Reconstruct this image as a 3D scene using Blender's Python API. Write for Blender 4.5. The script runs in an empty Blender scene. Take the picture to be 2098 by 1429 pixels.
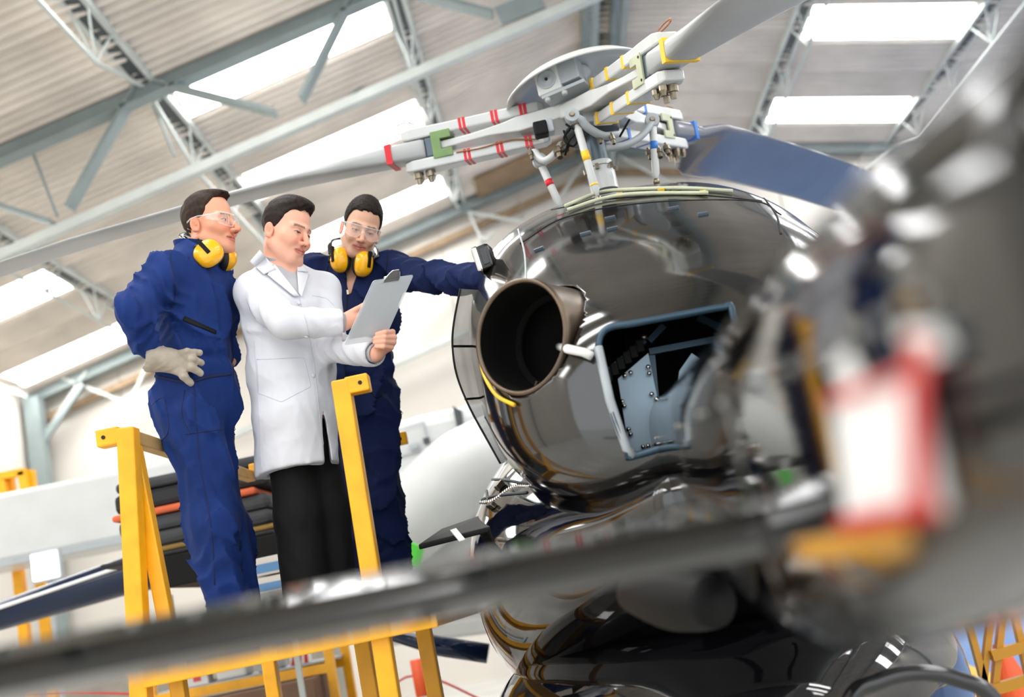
import bpy, bmesh, math, random
import numpy as np
from mathutils import Vector, Matrix
from mathutils.bvhtree import BVHTree
random.seed(7); rng = np.random.default_rng(7)
scene = bpy.context.scene
C = scene.collection
R = math.radians
# ------------------------------------------------------------------ camera (calibrated from vanishing points of the roof)
W, H = 2098, 1429
F = 2250.0
EYE = np.array([0.0, 0.0, 1.35])
_VP, _RHO = (1180.0, 1190.0), R(11.8)
_yc = np.array([_VP[0]-W/2, -(_VP[1]-H/2), -F])
_u = np.array([-math.sin(_RHO), math.cos(_RHO), 0.0])
_u[2] = (_u @ np.array([_yc[0], _yc[1], 0.0])) / F
_yc = _yc/np.linalg.norm(_yc); _zc = _u/np.linalg.norm(_u); _xc = np.cross(_yc, _zc)
RW = np.array([_xc, _yc, _zc])                    # world = RW @ camera
cam_d = bpy.data.cameras.new('camera'); cam = bpy.data.objects.new('camera', cam_d); C.objects.link(cam)
M4 = Matrix.Identity(4)
for i in range(3):
    for j in range(3): M4[i][j] = float(RW[i][j])
    M4[i][3] = float(EYE[i])
cam.matrix_world = M4
cam_d.sensor_width = 36.0; cam_d.lens = 36.0*F/W; cam_d.clip_start = 0.02; cam_d.clip_end = 300
cam_d.dof.use_dof = True; cam_d.dof.focus_distance = 4.15; cam_d.dof.aperture_fstop = 1.5
scene.camera = cam
# ------------------------------------------------------------------ light: overcast sky through the open hangar front, skylights in the roof
wd = bpy.data.worlds.new('sky'); scene.world = wd; wd.use_nodes = True
bg = wd.node_tree.nodes['Background']; bg.inputs[0].default_value = (0.93, 0.97, 1.0, 1); bg.inputs[1].default_value = 1.45
vs = scene.view_settings
vs.view_transform = 'Standard'; vs.look = 'None'; vs.gamma = 1.0; vs.use_curve_mapping = False; vs.exposure = 0.42
scene.cycles.use_denoising = True
scene.cycles.max_bounces = 7; scene.cycles.diffuse_bounces = 4; scene.cycles.glossy_bounces = 3; scene.cycles.transparent_max_bounces = 8; scene.cycles.adaptive_threshold = 0.03
scene.cycles.sample_clamp_indirect = 12

def ray(x, y):
    return RW @ np.array([x-W/2, -(y-H/2), -F])
def at(x, y, Y):
    d = ray(x, y); return EYE + d*(Y/d[1])
def atz(x, y, z):
    d = ray(x, y); return EYE + d*((z-EYE[2])/d[2])
def V(*a): return np.array(a, float)
def nrm(v): v = np.asarray(v, float); return v/np.linalg.norm(v)

# ------------------------------------------------------------------ materials
def lin(c): c = c/255.0; return c/12.92 if c <= 0.04045 else ((c+0.055)/1.055)**2.4
def rgb(r, g, b): return (lin(r), lin(g), lin(b), 1.0)
MATS = {}
def mat(name, col, rough=0.5, metal=0.0, var=0.0, vscale=6.0, bump=0.0, bscale=40.0, emit=0.0, ior=None, coat=0.0, alpha=None,
        trans=0.0, attr=False, wave=None, stretch=None, spec=None, bdetail=4.0, bdist=0.01):
    m = bpy.data.materials.new(name); m.use_nodes = True; nt = m.node_tree
    b = nt.nodes['Principled BSDF']; N = nt.nodes.new; L = nt.links.new
    b.inputs['Base Color'].default_value = col; b.inputs['Roughness'].default_value = rough; b.inputs['Metallic'].default_value = metal
    if ior: b.inputs['IOR'].default_value = ior
    if spec is not None: b.inputs['Specular IOR Level'].default_value = spec
    if coat: b.inputs['Coat Weight'].default_value = coat; b.inputs['Coat Roughness'].default_value = 0.03
    if alpha is not None: b.inputs['Alpha'].default_value = alpha
    if trans: b.inputs['Transmission Weight'].default_value = trans
    if emit:
        b.inputs['Emission Color'].default_value = col; b.inputs['Emission Strength'].default_value = emit
    src = None
    if attr:
        a = N('ShaderNodeAttribute'); a.attribute_name = 'Col'; src = a.outputs['Color']
        L(src, b.inputs['Base Color'])
    tc = N('ShaderNodeTexCoord'); out = tc.outputs['Object']
    if stretch:
        mp = N('ShaderNodeMapping'); mp.inputs['Scale'].default_value = stretch; L(out, mp.inputs['Vector']); out = mp.outputs['Vector']
    if var:
        n = N('ShaderNodeTexNoise'); n.inputs['Scale'].default_value = vscale; n.inputs['Detail'].default_value = 5; L(out, n.inputs['Vector'])
        mr = N('ShaderNodeMapRange'); mr.inputs[1].default_value = 0.3; mr.inputs[2].default_value = 0.7
        mr.inputs[3].default_value = 1-var; mr.inputs[4].default_value = 1+var*0.5; L(n.outputs['Fac'], mr.inputs[0])
        mx = N('ShaderNodeMix'); mx.data_type = 'RGBA'; mx.blend_type = 'MULTIPLY'; mx.inputs[0].default_value = 1.0
        if src is not None: L(src, mx.inputs[6])
        else: mx.inputs[6].default_value = col
        L(mr.outputs[0], mx.inputs[7]); L(mx.outputs[2], b.inputs['Base Color'])
    if bump:
        if wave:
            n = N('ShaderNodeTexWave'); n.inputs['Scale'].default_value = wave; n.inputs['Distortion'].default_value = 6; n.inputs['Detail'].default_value = 3
            n.inputs['Detail Scale'].default_value = 1.5
        else:
            n = N('ShaderNodeTexNoise'); n.inputs['Scale'].default_value = bscale; n.inputs['Detail'].default_value = bdetail
        L(out, n.inputs['Vector'])
        bp = N('ShaderNodeBump'); bp.inputs['Strength'].default_value = bump; bp.inputs['Distance'].default_value = bdist
        L(n.outputs['Fac'], bp.inputs['Height']); L(bp.outputs['Normal'], b.inputs['Normal'])
    MATS[name] = m; return m
mat('sheet', rgb(232, 222, 210), .85, var=.2, vscale=1.1, bump=.25, bscale=30)
mat('steel', rgb(138, 150, 150), .5, var=.12, vscale=3)
mat('steel_pale', rgb(198, 203, 199), .5, var=.1, vscale=3)
mat('skylight', (1, 1, 1, 1), .5, emit=10)
mat('lamp_white', (1, 1, 1, 1), .5, emit=4)
mat('wall', rgb(216, 210, 201), .8, var=.06, vscale=.6)
mat('timber', rgb(150, 126, 98), .7, var=.25, vscale=5)
mat('floor', rgb(205, 205, 200), .22, var=.12, vscale=1.2, bump=.05, bscale=3)
mat('floor_blue', rgb(70, 125, 190), .3, var=.1)
mat('floor_yellow', rgb(235, 185, 40), .4, var=.1)
mat('yellow', rgb(252, 180, 10), .38, var=.16, vscale=9, bump=.1, bscale=25)
mat('yellow_wood', rgb(196, 160, 100), .6, var=.2, vscale=12)
mat('cowl_paint', (.008, .007, .006, 1), .11, ior=1.8, coat=.25, bump=.16, bscale=1.6, bdetail=2.5, bdist=.05)
mat('black_paint', (.003, .003, .004, 1), .04, ior=1.7, coat=.4, bump=.16, bscale=1.6, bdetail=2.5, bdist=.05)
mat('black_boom', (.004, .004, .004, 1), .06, ior=1.55, coat=.15, bump=.02, bscale=1.2, bdetail=1.0, bdist=.05)
mat('black', (.004, .004, .004, 1), .6, spec=.2)
mat('black_gloss', (.008, .008, .009, 1), .15, spec=.8)
mat('rubber', (.012, .012, .012, 1), .55)
mat('dark', (.015, .014, .013, 1), .8)
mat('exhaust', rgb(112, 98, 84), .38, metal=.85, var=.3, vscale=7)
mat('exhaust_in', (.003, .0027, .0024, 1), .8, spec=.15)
mat('white_paint', rgb(205, 207, 206), .35, var=.05, vscale=4, coat=.2)
mat('grey_paint', rgb(170, 176, 180), .38, var=.1, vscale=7)
mat('blade_grey', rgb(176, 178, 178), .4, var=.12, vscale=3)
mat('blade_dark', rgb(112, 114, 124), .25, var=.15, vscale=2, coat=.4)
mat('green_paint', rgb(118, 148, 92), .5, var=.12, vscale=20)
mat('olive_paint', rgb(196, 200, 170), .5, var=.1, vscale=20)
mat('ball_green', rgb(30, 110, 20), .25)
mat('metal', rgb(150, 140, 122), .3, metal=.9, var=.25, vscale=40)
mat('chrome', rgb(225, 222, 215), .1, metal=1)
mat('steel_dark', rgb(96, 108, 118), .35, metal=.5, var=.15, vscale=8)
mat('bay_panel', rgb(150, 172, 188), .35, metal=.1, var=.1, vscale=6)
mat('bay_frame', rgb(52, 76, 92), .35, metal=.3)
mat('tape_red', rgb(214, 30, 45), .45); mat('tape_yellow', rgb(250, 200, 40), .45); mat('tape_blue', rgb(45, 120, 205), .45)
mat('amber', rgb(205, 145, 30), .4)
mat('tape_pale', rgb(222, 190, 190), .5)
mat('copper', rgb(150, 95, 50), .5)
mat('mesh_screen', rgb(120, 120, 115), .3, alpha=.42)
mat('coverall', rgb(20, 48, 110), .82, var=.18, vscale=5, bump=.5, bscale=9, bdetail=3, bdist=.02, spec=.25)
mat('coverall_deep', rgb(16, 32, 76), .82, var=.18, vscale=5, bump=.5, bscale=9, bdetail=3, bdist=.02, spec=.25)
mat('seam', rgb(14, 30, 76), .85)
mat('coat', rgb(220, 221, 227), .8, var=.02, vscale=5, bump=.3, bscale=8, bdetail=3, bdist=.02, spec=.25)
mat('coat_edge', rgb(218, 219, 226), .8)
mat('coat_seam', rgb(205, 206, 218), .85)
mat('shirt', rgb(178, 178, 182), .8, var=.05, vscale=30)
mat('trousers', (.006, .006, .006, 1), .8, bump=.4, bscale=10, bdist=.012, spec=.25)
mat('skin', rgb(220, 160, 130), .48, attr=True, bump=.08, bscale=160, bdist=.003, spec=.4)
mat('hair_brown', rgb(50, 34, 23), .6, var=.5, vscale=9, bump=.6, bscale=20, stretch=(9, 2.2, 5), bdist=.004, spec=.2)
mat('hair_dark', rgb(38, 29, 24), .6, var=.5, vscale=10, bump=.6, bscale=20, stretch=(9, 2.2, 5), bdist=.004, spec=.2)
mat('hair_curl', rgb(36, 28, 22), .6, spec=.2, var=.5, vscale=60, bump=1, bscale=75, bdist=.008)
mat('glove', rgb(176, 164, 148), .5, var=.25, vscale=14, bump=.5, bscale=30, bdist=.006)
mat('glove_pale', rgb(214, 204, 196), .55, var=.12, vscale=14, bump=.4, bscale=30, bdist=.006)
mat('muff', rgb(255, 186, 8), .18, coat=.4)
mat('lens', (.97, .97, .97, 1), .03, trans=.0, alpha=.13, spec=1.0)
mat('lens_edge', (.93, .93, .93, 1), .1, alpha=.4, spec=1.0)
mat('acrylic', rgb(222, 228, 232), .12, alpha=.5, spec=.8)
mat('paper', rgb(192, 187, 192), .7, var=.05, vscale=9)
mat('leather', (.01, .01, .01, 1), .5)
mat('navy', rgb(8, 28, 58), .12, ior=1.4, coat=.1)
mat('foam', rgb(62, 64, 68), .75, var=.25, vscale=7, bump=.3, bscale=10)
mat('foam_dark', rgb(34, 34, 37), .7, var=.2, vscale=7, bump=.3, bscale=10)
mat('foam_orange', rgb(222, 106, 62), .7, var=.15)
mat('board', rgb(150, 120, 60), .7, var=.3)
mat('carton', rgb(226, 224, 220), .7, var=.06)
mat('print_grey', rgb(120, 120, 122), .7); mat('print_red', rgb(214, 84, 76), .6); mat('print_blue', rgb(96, 150, 205), .6)
mat('orange', rgb(240, 92, 40), .5); mat('white', rgb(236, 236, 234), .5); mat('red', rgb(205, 40, 40), .5)
mat('green', rgb(80, 205, 60), .5)
mat('cardboard', rgb(120, 92, 72), .8, var=.15)
mat('tarp', rgb(168, 162, 150), .8, var=.2, vscale=2.5, bump=.6, bscale=4, bdist=.05)
mat('rivet', rgb(150, 150, 146), .45, metal=.5)
mat('dark_frame', rgb(70, 76, 78), .6, var=.2)

# ------------------------------------------------------------------ mesh helpers
def mesh_of(v, f, smooth=False):
    me = bpy.data.meshes.new('m')
    me.from_pydata([tuple(map(float, p)) for p in v], [], [tuple(map(int, q)) for q in f]); me.update()
    if smooth: me.polygons.foreach_set('use_smooth', [True]*len(me.polygons))
    return me
def link(name, me, m, parent=None, bevel=0.0):
    me.name = name
    o = bpy.data.objects.new(name, me); C.objects.link(o)
    if m is not None and not me.materials: me.materials.append(MATS[m])
    if parent is not None: o.parent = parent
    if bevel:
        bv = o.modifiers.new('bevel', 'BEVEL'); bv.width = bevel; bv.segments = 2; bv.limit_method = 'ANGLE'
    return o
def add(name, geo, m, parent=None, smooth=False, bevel=0.0):
    return link(name, mesh_of(geo[0], geo[1], smooth), m, parent, bevel)
def tag(o, label=None, cat=None, group=None, kind=None):
    if label: o['label'] = label
    if cat: o['category'] = cat
    if group: o['group'] = group
    if kind: o['kind'] = kind
    return o
def empty(name, label=None, cat=None, group=None, kind=None, loc=None):
    o = bpy.data.objects.new(name, None); C.objects.link(o); o.empty_display_size = .1
    return tag(o, label, cat, group, kind)
def shared(o, T, parent=None, name=None):            # another copy of a piece sharing its mesh
    c = o.copy(); C.objects.link(c); c.parent = parent if parent is not None else o.parent
    c.matrix_local = T; return c
def merge(*gs):
    v, f = [], []
    for g in gs:
        n = len(v); v += [tuple(p) for p in g[0]]; f += [tuple(i+n for i in q) for q in g[1]]
    return v, f
BOXF = [(0, 3, 2, 1), (4, 5, 6, 7), (0, 1, 5, 4), (1, 2, 6, 5), (2, 3, 7, 6), (3, 0, 4, 7)]
def box(c, h, ax=None):
    c = np.asarray(c, float); A = np.eye(3) if ax is None else np.asarray(ax, float)   # rows: axes
    v = [c + A[0]*h[0]*x + A[1]*h[1]*y + A[2]*h[2]*z for z in (-1, 1) for x, y in ((-1, -1), (1, -1), (1, 1), (-1, 1))]
    return v, list(BOXF)
def frame(d, up=(0, 0, 1)):
    d = nrm(d); up = np.asarray(up, float)
    if abs(d @ nrm(up)) > .98: up = V(1, 0, 0)
    s = nrm(np.cross(d, up)); u = np.cross(s, d); return d, s, u
def bar(a, b, w, h, up=(0, 0, 1)):
    a = np.asarray(a, float); b = np.asarray(b, float); d, s, u = frame(b-a, up); L = np.linalg.norm(b-a)
    return box((a+b)/2, (L/2, w/2, h/2), (d, s, u))
def ring(c, s, u, rs, ru, n, e=2.0, ph=0):
    o = []
    for i in range(n):
        t = 2*math.pi*i/n+ph; ct, st = math.cos(t), math.sin(t)
        o.append(c + s*rs*math.copysign(abs(ct)**(2/e), ct) + u*ru*math.copysign(abs(st)**(2/e), st))
    return o
def skin_rings(rs, cap=True, closed=False):
    n = len(rs[0]); v = [p for r in rs for p in r]; f = []
    m = len(rs)
    for k in range(m if closed else m-1):
        a, b = k*n, ((k+1) % m)*n
        for i in range(n): f.append((a+i, a+(i+1) % n, b+(i+1) % n, b+i))
    if cap and not closed:
        f.append(tuple(range(n-1, -1, -1))); f.append(tuple(range((m-1)*n, m*n)))
    return v, f
def tube(pts, r, n=10, cap=True, up=(0, 0, 1), flat=1.0):
    pts = [np.asarray(p, float) for p in pts]; rs = []
    for i, p in enumerate(pts):
        d = pts[min(i+1, len(pts)-1)] - pts[max(i-1, 0)]; _, s, u = frame(d, up)
        rr = r[i] if isinstance(r, (list, tuple)) else r
        rs.append(ring(p, s, u, rr, rr*flat, n))
    return skin_rings(rs, cap)
def curve_pts(P, n=24):                               # Catmull-Rom through points
    P = [np.asarray(p, float) for p in P]; Q = [2*P[0]-P[1]]+P+[2*P[-1]-P[-2]]; o = []
    for k in range(len(P)-1):
        a, b, c, d = Q[k:k+4]
        m = max(2, n//(len(P)-1))
        for i in range(m):
            t = i/m; o.append(.5*((2*b)+(c-a)*t+(2*a-5*b+4*c-d)*t*t+(3*b-a-3*c+d)*t**3))
    o.append(P[-1]); return o
def lathe(prof, o, d, n=32, up=(0, 0, 1)):
    dd, s, u = frame(d, up); o = np.asarray(o, float)
    return skin_rings([ring(o+dd*h, s, u, max(r, 1e-4), max(r, 1e-4), n) for r, h in prof], cap=False)
def prism(poly, off):                                 # polygon (list of 3-D points) extruded by vector off
    n = len(poly); off = np.asarray(off, float); poly = [np.asarray(p, float) for p in poly]
    v = poly+[p+off for p in poly]
    f = [tuple(range(n-1, -1, -1)), tuple(range(n, 2*n))]+[(i, (i+1) % n, n+(i+1) % n, n+i) for i in range(n)]
    return v, f
def sphere(c, r, n=10, m=7, ax=None):
    c = np.asarray(c, float); rr = np.ones(3)*r; A = np.eye(3) if ax is None else np.asarray(ax)
    rs = []
    for k in range(m+1):
        t = -math.pi/2+math.pi*k/m
        rs.append([c+A[0]*rr[0]*math.cos(t)*math.cos(2*math.pi*i/n)+A[1]*rr[1]*math.cos(t)*math.sin(2*math.pi*i/n)+A[2]*rr[2]*math.sin(t) for i in range(n)])
    return skin_rings(rs, False)

# ------------------------------------------------------------------ signed distance fields for organic shapes
def smin(a, b, k):
    if k <= 0: return np.minimum(a, b)
    h = np.clip(.5+.5*(b-a)/k, 0, 1); return b*(1-h)+a*h-k*h*(1-h)
def smax(a, b, k): return -smin(-a, -b, k)
def rcone(a, b, ra, rb):
    a = np.asarray(a, np.float32); b = np.asarray(b, np.float32); ab = b-a; L = float(ab @ ab)+1e-12
    def fn(P):
        pa = P-a; t = np.clip(pa @ ab/L, 0, 1); q = pa-t[:, None]*ab
        return np.sqrt((q*q).sum(1))-(ra+(rb-ra)*t)
    return fn
def ecap(a, b, ra, rb, side, ratio):
    a = np.asarray(a, np.float32); s = nrm(side).astype(np.float32); g = rcone(np.zeros(3), np.asarray(b)-a - (1-1/ratio)*((np.asarray(b)-a) @ s)*s, ra, rb)
    def fn(P):
        p = P-a; p = p-((1-1/ratio)*(p @ s))[:, None]*s; return g(p)
    return fn
def ell(c, r, A=None):
    c = np.asarray(c, np.float32); r = np.asarray(r, np.float32); A = None if A is None else np.asarray(A, np.float32)
    def fn(P):
        p = P-c
        if A is not None: p = p @ A.T
        q = p/r; k0 = np.sqrt((q*q).sum(1))+1e-9; q = q/r; k1 = np.sqrt((q*q).sum(1))+1e-9
        return k0*(k0-1)/k1
    return fn
def rbox(c, h, rr, A=None):
    c = np.asarray(c, np.float32); h = np.asarray(h, np.float32)-rr; A = None if A is None else np.asarray(A, np.float32)
    def fn(P):
        p = P-c
        if A is not None: p = p @ A.T
        q = np.abs(p)-h; return np.sqrt((np.maximum(q, 0)**2).sum(1))+np.minimum(q.max(1), 0)-rr
    return fn
def plane(p, n):
    p = np.asarray(p, np.float32); n = nrm(n).astype(np.float32)
    return lambda P: (P-p) @ n
class SDF:
    def __init__(s): s.ops = []
    def u(s, fn, k=.02): s.ops.append(('u', fn, k)); return s
    def s(s, fn, k=.01): s.ops.append(('s', fn, k)); return s
    def i(s, fn, k=.01): s.ops.append(('i', fn, k)); return s
    def d(s, fn): s.ops.append(('d', fn, 0)); return s
    def __call__(s, P):
        d = np.full(len(P), 9.0, np.float32)
        for t, fn, k in s.ops:
            if t == 'u': d = smin(d, fn(P), k)
            elif t == 's': d = smax(d, -fn(P), k)
            elif t == 'i': d = smax(d, fn(P), k)
            else: d = d+fn(P)*(np.abs(d) < .05)
        return d
def local(fn, o, A, rad):                              # evaluate fn in a local frame (rows of A) inside a ball only
    o = np.asarray(o, np.float32); A = np.asarray(A, np.float32)
    def g(P):
        p = P-o; r = np.sqrt((p*p).sum(1))-rad; out = r+.02; m = r < .06
        if m.any(): out[m] = np.minimum(fn(p[m] @ A.T), out[m]+.5)
        return out
    return g
def polygonize(f, lo, hi, h):
    B = 8; lo = np.asarray(lo, np.float32)-2*h; hi = np.asarray(hi, np.float32)+2*h
    nb = np.ceil((hi-lo)/(h*B)).astype(int)+1; n = nb*B
    bi = np.stack(np.meshgrid(*[np.arange(k) for k in nb], indexing='ij'), -1).reshape(-1, 3)
    cen = lo+(bi*B+(B-1)/2)*h
    dc = f(cen.astype(np.float32)); act = np.abs(dc) < B*h*.9+.012
    G = np.empty(tuple(n), np.float32)
    Gv = G.reshape(nb[0], B, nb[1], B, nb[2], B).transpose(0, 2, 4, 1, 3, 5)
    Gv[...] = np.where(dc < 0, -1, 1).reshape(tuple(nb))[:, :, :, None, None, None]
    off = np.stack(np.meshgrid(*[np.arange(B)]*3, indexing='ij'), -1).reshape(-1, 3)
    ai = bi[act]
    for k in range(0, len(ai), 600):
        q = ai[k:k+600]; P = (lo+((q*B)[:, None, :]+off[None])*h).reshape(-1, 3).astype(np.float32)
        Gv[q[:, 0], q[:, 1], q[:, 2]] = f(P).reshape(-1, B, B, B)
    S = (G < 0)
    cnt = np.zeros(tuple(n-1), np.uint8)
    for x in (0, 1):
        for y in (0, 1):
            for z in (0, 1): cnt += S[x:n[0]-1+x, y:n[1]-1+y, z:n[2]-1+z]
    cells = np.argwhere((cnt > 0) & (cnt < 8)); key = (cells[:, 0]*n[1]+cells[:, 1])*n[2]+cells[:, 2]
    cr = np.array([[x, y, z] for x in (0, 1) for y in (0, 1) for z in (0, 1)])
    vals = [G[cells[:, 0]+c[0], cells[:, 1]+c[1], cells[:, 2]+c[2]] for c in cr]
    acc = np.zeros((len(cells), 3)); num = np.zeros(len(cells))
    for i in range(8):
        for ax in range(3):
            if cr[i][ax] == 0:
                j = i+(4, 2, 1)[ax]; a, b = vals[i], vals[j]; m = (a < 0) != (b < 0)
                t = np.where(m, a/np.where(m, a-b, 1), 0)
                p = np.tile(cr[i].astype(float), (len(cells), 1)); p[:, ax] += t
                acc += p*m[:, None]; num += m
    verts = lo+(cells+acc/num[:, None])*h
    faces = []
    for ax in range(3):
        sl = [slice(None)]*3; sl2 = [slice(None)]*3; sl[ax] = slice(0, n[ax]-1); sl2[ax] = slice(1, n[ax])
        a, b = S[tuple(sl)], S[tuple(sl2)]
        e = np.argwhere(a != b); fl = a[e[:, 0], e[:, 1], e[:, 2]]
        o1, o2 = [(1, 2), (2, 0), (0, 1)][ax]
        ok = (e[:, o1] > 0) & (e[:, o2] > 0) & (e[:, o1] < n[o1]-1) & (e[:, o2] < n[o2]-1); e = e[ok]; fl = fl[ok]
        q = []
        for d1, d2 in ((1, 1), (0, 1), (0, 0), (1, 0)):
            c = e.copy(); c[:, o1] -= d1; c[:, o2] -= d2
            q.append(np.searchsorted(key, (c[:, 0]*n[1]+c[:, 1])*n[2]+c[:, 2]))
        q = np.stack(q, 1); q[~fl] = q[~fl][:, ::-1]; faces.append(q)
    faces = np.concatenate(faces); return verts, faces
def sdf_mesh(name, f, lo, hi, h, m, parent=None, col=None, relax=0):
    v, q = polygonize(f, lo, hi, h)
    if relax:                                          # soften voxel steps in cloth
        a_ = np.concatenate([q[:, k] for k in range(4)]); b_ = np.concatenate([q[:, (k+1) % 4] for k in range(4)]); n_ = np.bincount(a_, minlength=len(v))[:, None]+1e-9
        for _ in range(relax):
            s_ = np.stack([np.bincount(a_, weights=v[b_, k], minlength=len(v)) for k in range(3)], 1)/n_
            v = v+.6*(s_-v)
    me = bpy.data.meshes.new(name); me.vertices.add(len(v)); me.vertices.foreach_set('co', v.astype(np.float32).ravel())
    me.loops.add(len(q)*4); me.loops.foreach_set('vertex_index', q.astype(np.int32).ravel())
    me.polygons.add(len(q)); me.polygons.foreach_set('loop_start', np.arange(0, len(q)*4, 4, dtype=np.int32))
    me.polygons.foreach_set('loop_total', np.full(len(q), 4, np.int32)); me.polygons.foreach_set('use_smooth', np.ones(len(q), bool))
    me.update(calc_edges=True); me.validate()
    if col is not None:
        a = me.attributes.new('Col', 'FLOAT_COLOR', 'POINT'); a.data.foreach_set('color', col(v).astype(np.float32).ravel())
    o = link(name, me, m, parent)
    o_bvh[o.name] = (v, q)
    return o
o_bvh = {}
def bvh_of(o):
    if o.name in o_bvh: v, q = o_bvh[o.name]; return BVHTree.FromPolygons(v.tolist(), q.tolist())
    return BVHTree.FromPolygons([tuple(v.co) for v in o.data.vertices], [tuple(p.vertices) for p in o.data.polygons])
def hit(bv, x, y):                                     # point and normal on a surface seen along the sight line of a pixel
    d = nrm(ray(x, y)); p, n, i, t = bv.ray_cast(Vector(EYE), Vector(d))
    if p is None: return None
    n = np.array(n); n = n if n @ d < 0 else -n
    return np.array(p), n
def seam_on(name, bv, px, r, m, parent, off=.001, n=24, flat=.5, width=None, straight=False):
    P = [V(a, b, 0) for a, b in px]
    P = [P[int(t)]+(P[min(int(t)+1, len(P)-1)]-P[int(t)])*(t-int(t)) for t in np.linspace(0, len(P)-1, n)] if straight else curve_pts(P, n) if len(P) > 2 else [P[0]+(P[1]-P[0])*t for t in np.linspace(0, 1, n)]
    pts, nr = [], []
    for p in P:
        h_ = hit(bv, p[0], p[1])
        if h_ is not None: pts.append(h_[0]+h_[1]*off); nr.append(h_[1])
    if len(pts) < 3: return None
    rs = []
    for i, p in enumerate(pts):
        d = nrm(pts[min(i+1, len(pts)-1)]-pts[max(i-1, 0)]); s = np.cross(d, nr[i]); s = nrm(s)
        rs.append(ring(p, s, nr[i], width if width else r, r*flat, 8))
    return add(name, skin_rings(rs), m, parent, smooth=True)
def patch_on(name, bv, poly, m, parent, off=.004, thick=.003, n=7, lift=None):
    # four-sided patch (px corners tl,tr,br,bl) laid on a surface
    a, b, c, d = [V(*p) for p in poly]; g = []; last = None
    for i in range(n+1):
        row = []
        for j in range(n+1):
            s, t = j/n, i/n; q = (a*(1-s)+b*s)*(1-t)+(d*(1-s)+c*s)*t
            h_ = hit(bv, q[0], q[1])
            if h_ is None:
                if last is None: last = np.mean([x_[0][1] for x_ in [hit(bv, *p_) for p_ in poly] if x_ is not None] or [4.0])
                h_ = (at(q[0], q[1], last), nrm(EYE-at(q[0], q[1], last)))
            last = h_[0][1]
            lf = off+(lift(s, t) if lift else 0)
            row.append((h_[0], h_[1], lf))
        g.append(row)
    mid = np.mean([r[1] for row in g for r in row], axis=0); mid = nrm(mid)
    v = []; f = []; w = n+1
    for row in g:
        for p, nn, lf in row: v.append(p+mid*lf)
    for row in g:
        for p, nn, lf in row: v.append(p+mid*(lf+thick))
    K = w*w
    for i in range(n):
        for j in range(n):
            q = (i*w+j, i*w+j+1, (i+1)*w+j+1, (i+1)*w+j); f.append(q); f.append(tuple(x+K for x in q[::-1]))
    e = [(0*w+j, 0*w+j+1) for j in range(n)]+[(n*w+j+1, n*w+j) for j in range(n)]+[((i+1)*w, i*w) for i in range(n)]+[(i*w+n, (i+1)*w+n) for i in range(n)]
    for x, y in e: f.append((y, x, x+K, y+K))
    o = add(name, (v, f), m, parent, smooth=True); return o
# ------------------------------------------------------------------ the hangar
XR, ZR, TA = 2.04, 9.34, math.tan(R(12.5))
def roofz(x): return ZR-abs(x-XR)*TA
YB, YF = 20.0, -5.0
fl = add('floor', box((2, -6, -.05), (32, 27, .05)), 'floor'); tag(fl, 'pale polished concrete hangar floor', kind='structure')
PIT = 1.035
def sheet_geo(x0, x1, n=7, amp=.06):
    v, f = [], []; m = n*6
    for i in range(m+1):
        y = (PIT+.05)*i/m; dz = amp*math.cos(2*math.pi*i/6)-.09*i/m
        v += [(x0, y, roofz(x0)+dz), (x1, y, roofz(x1)+dz)]
    for i in range(m): f.append((2*i, 2*i+1, 2*i+3, 2*i+2))
    return v, f
BAYS_L = [(-9.3, -6.6, 15.12), (-6.6, -3.75, 13.2), (-3.75, -.7, 11.8), (-.7, XR, 13.2)]
BAYS_R = [(XR, 4.93, 13.2), (4.93, 7.5, 14.6), (7.5, 10.3, 13.2), (10.3, 13.4, 14.6)]
for nm, bays, sky in (('ceiling_left', BAYS_L, (0, 2)), ('ceiling_right', BAYS_R, (1, 3))):
    root = empty(nm, 'corrugated roof slope with translucent skylight sheets', kind='structure')
    for bi, (x0, x1, ys) in enumerate(bays):
        ms = mesh_of(*sheet_geo(x0-.04, x1+.04), smooth=True); ms.materials.append(MATS['sheet'])
        mk = mesh_of(*sheet_geo(x0+.16, x1-.16, amp=.008), smooth=True); mk.materials.append(MATS['skylight'])
        k0 = int(math.ceil((ys-YF)/PIT)); y = ys-k0*PIT; k = -k0
        while y < YB+.2:
            issky = bi in sky and k % 3 == 0
            o = bpy.data.objects.new('skylight' if issky else 'roof_sheet', mk if issky else ms); C.objects.link(o)
            o.location = (0, y, 0); o.parent = root
            if issky:
                for xx in (x0+.06, x1-.06):
                    add('skylight_edge', box((xx, y+PIT/2, roofz(xx)-.03), (.12, PIT/2, .02)), 'sheet', root)
            y += PIT; k += 1
# purlins: two top chords, a dipping bottom chord, zigzag web
def purlin(x):
    root = empty('purlin', 'open web roof purlin of thin steel angles', kind='structure'); z = roofz(x)-.08
    for s in (-1, 1): add('top_chord', box((x+s*.11, 7.5, z), (.03, 12.5, .045)), 'steel_pale', root)
    add('packer', box((x, 7.5, z+.0), (.085, 12.5, .03)), 'dark_frame', root)
    for ya, yb in ((3.5, 11.75), (11.75, 19.9)):
        P = [(x, ya, z-.06), (x, ya+1.5, z-.5), (x, yb-1.5, z-.5), (x, yb, z-.06)]
        for a, b in zip(P, P[1:]): add('bottom_chord', bar(a, b, .04, .035), 'steel_pale', root)
        n = 4; ys = np.linspace(ya+1.5, yb-1.5, n)
        for y in ys:
            for s in (-1, 1): add('web', bar((x, y, z-.5), (x+s*.11, y-.32, z), .024, .02), 'steel_pale', root); add('web', bar((x, y, z-.5), (x+s*.11, y+.32, z), .024, .02), 'steel_pale', root)
for x in (-6.6, -3.75, -.7, 4.93, 7.5, 10.3): purlin(x)
rb = empty('ridge_beam', 'deep latticed ridge beam under the roof apex', kind='structure')
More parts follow.
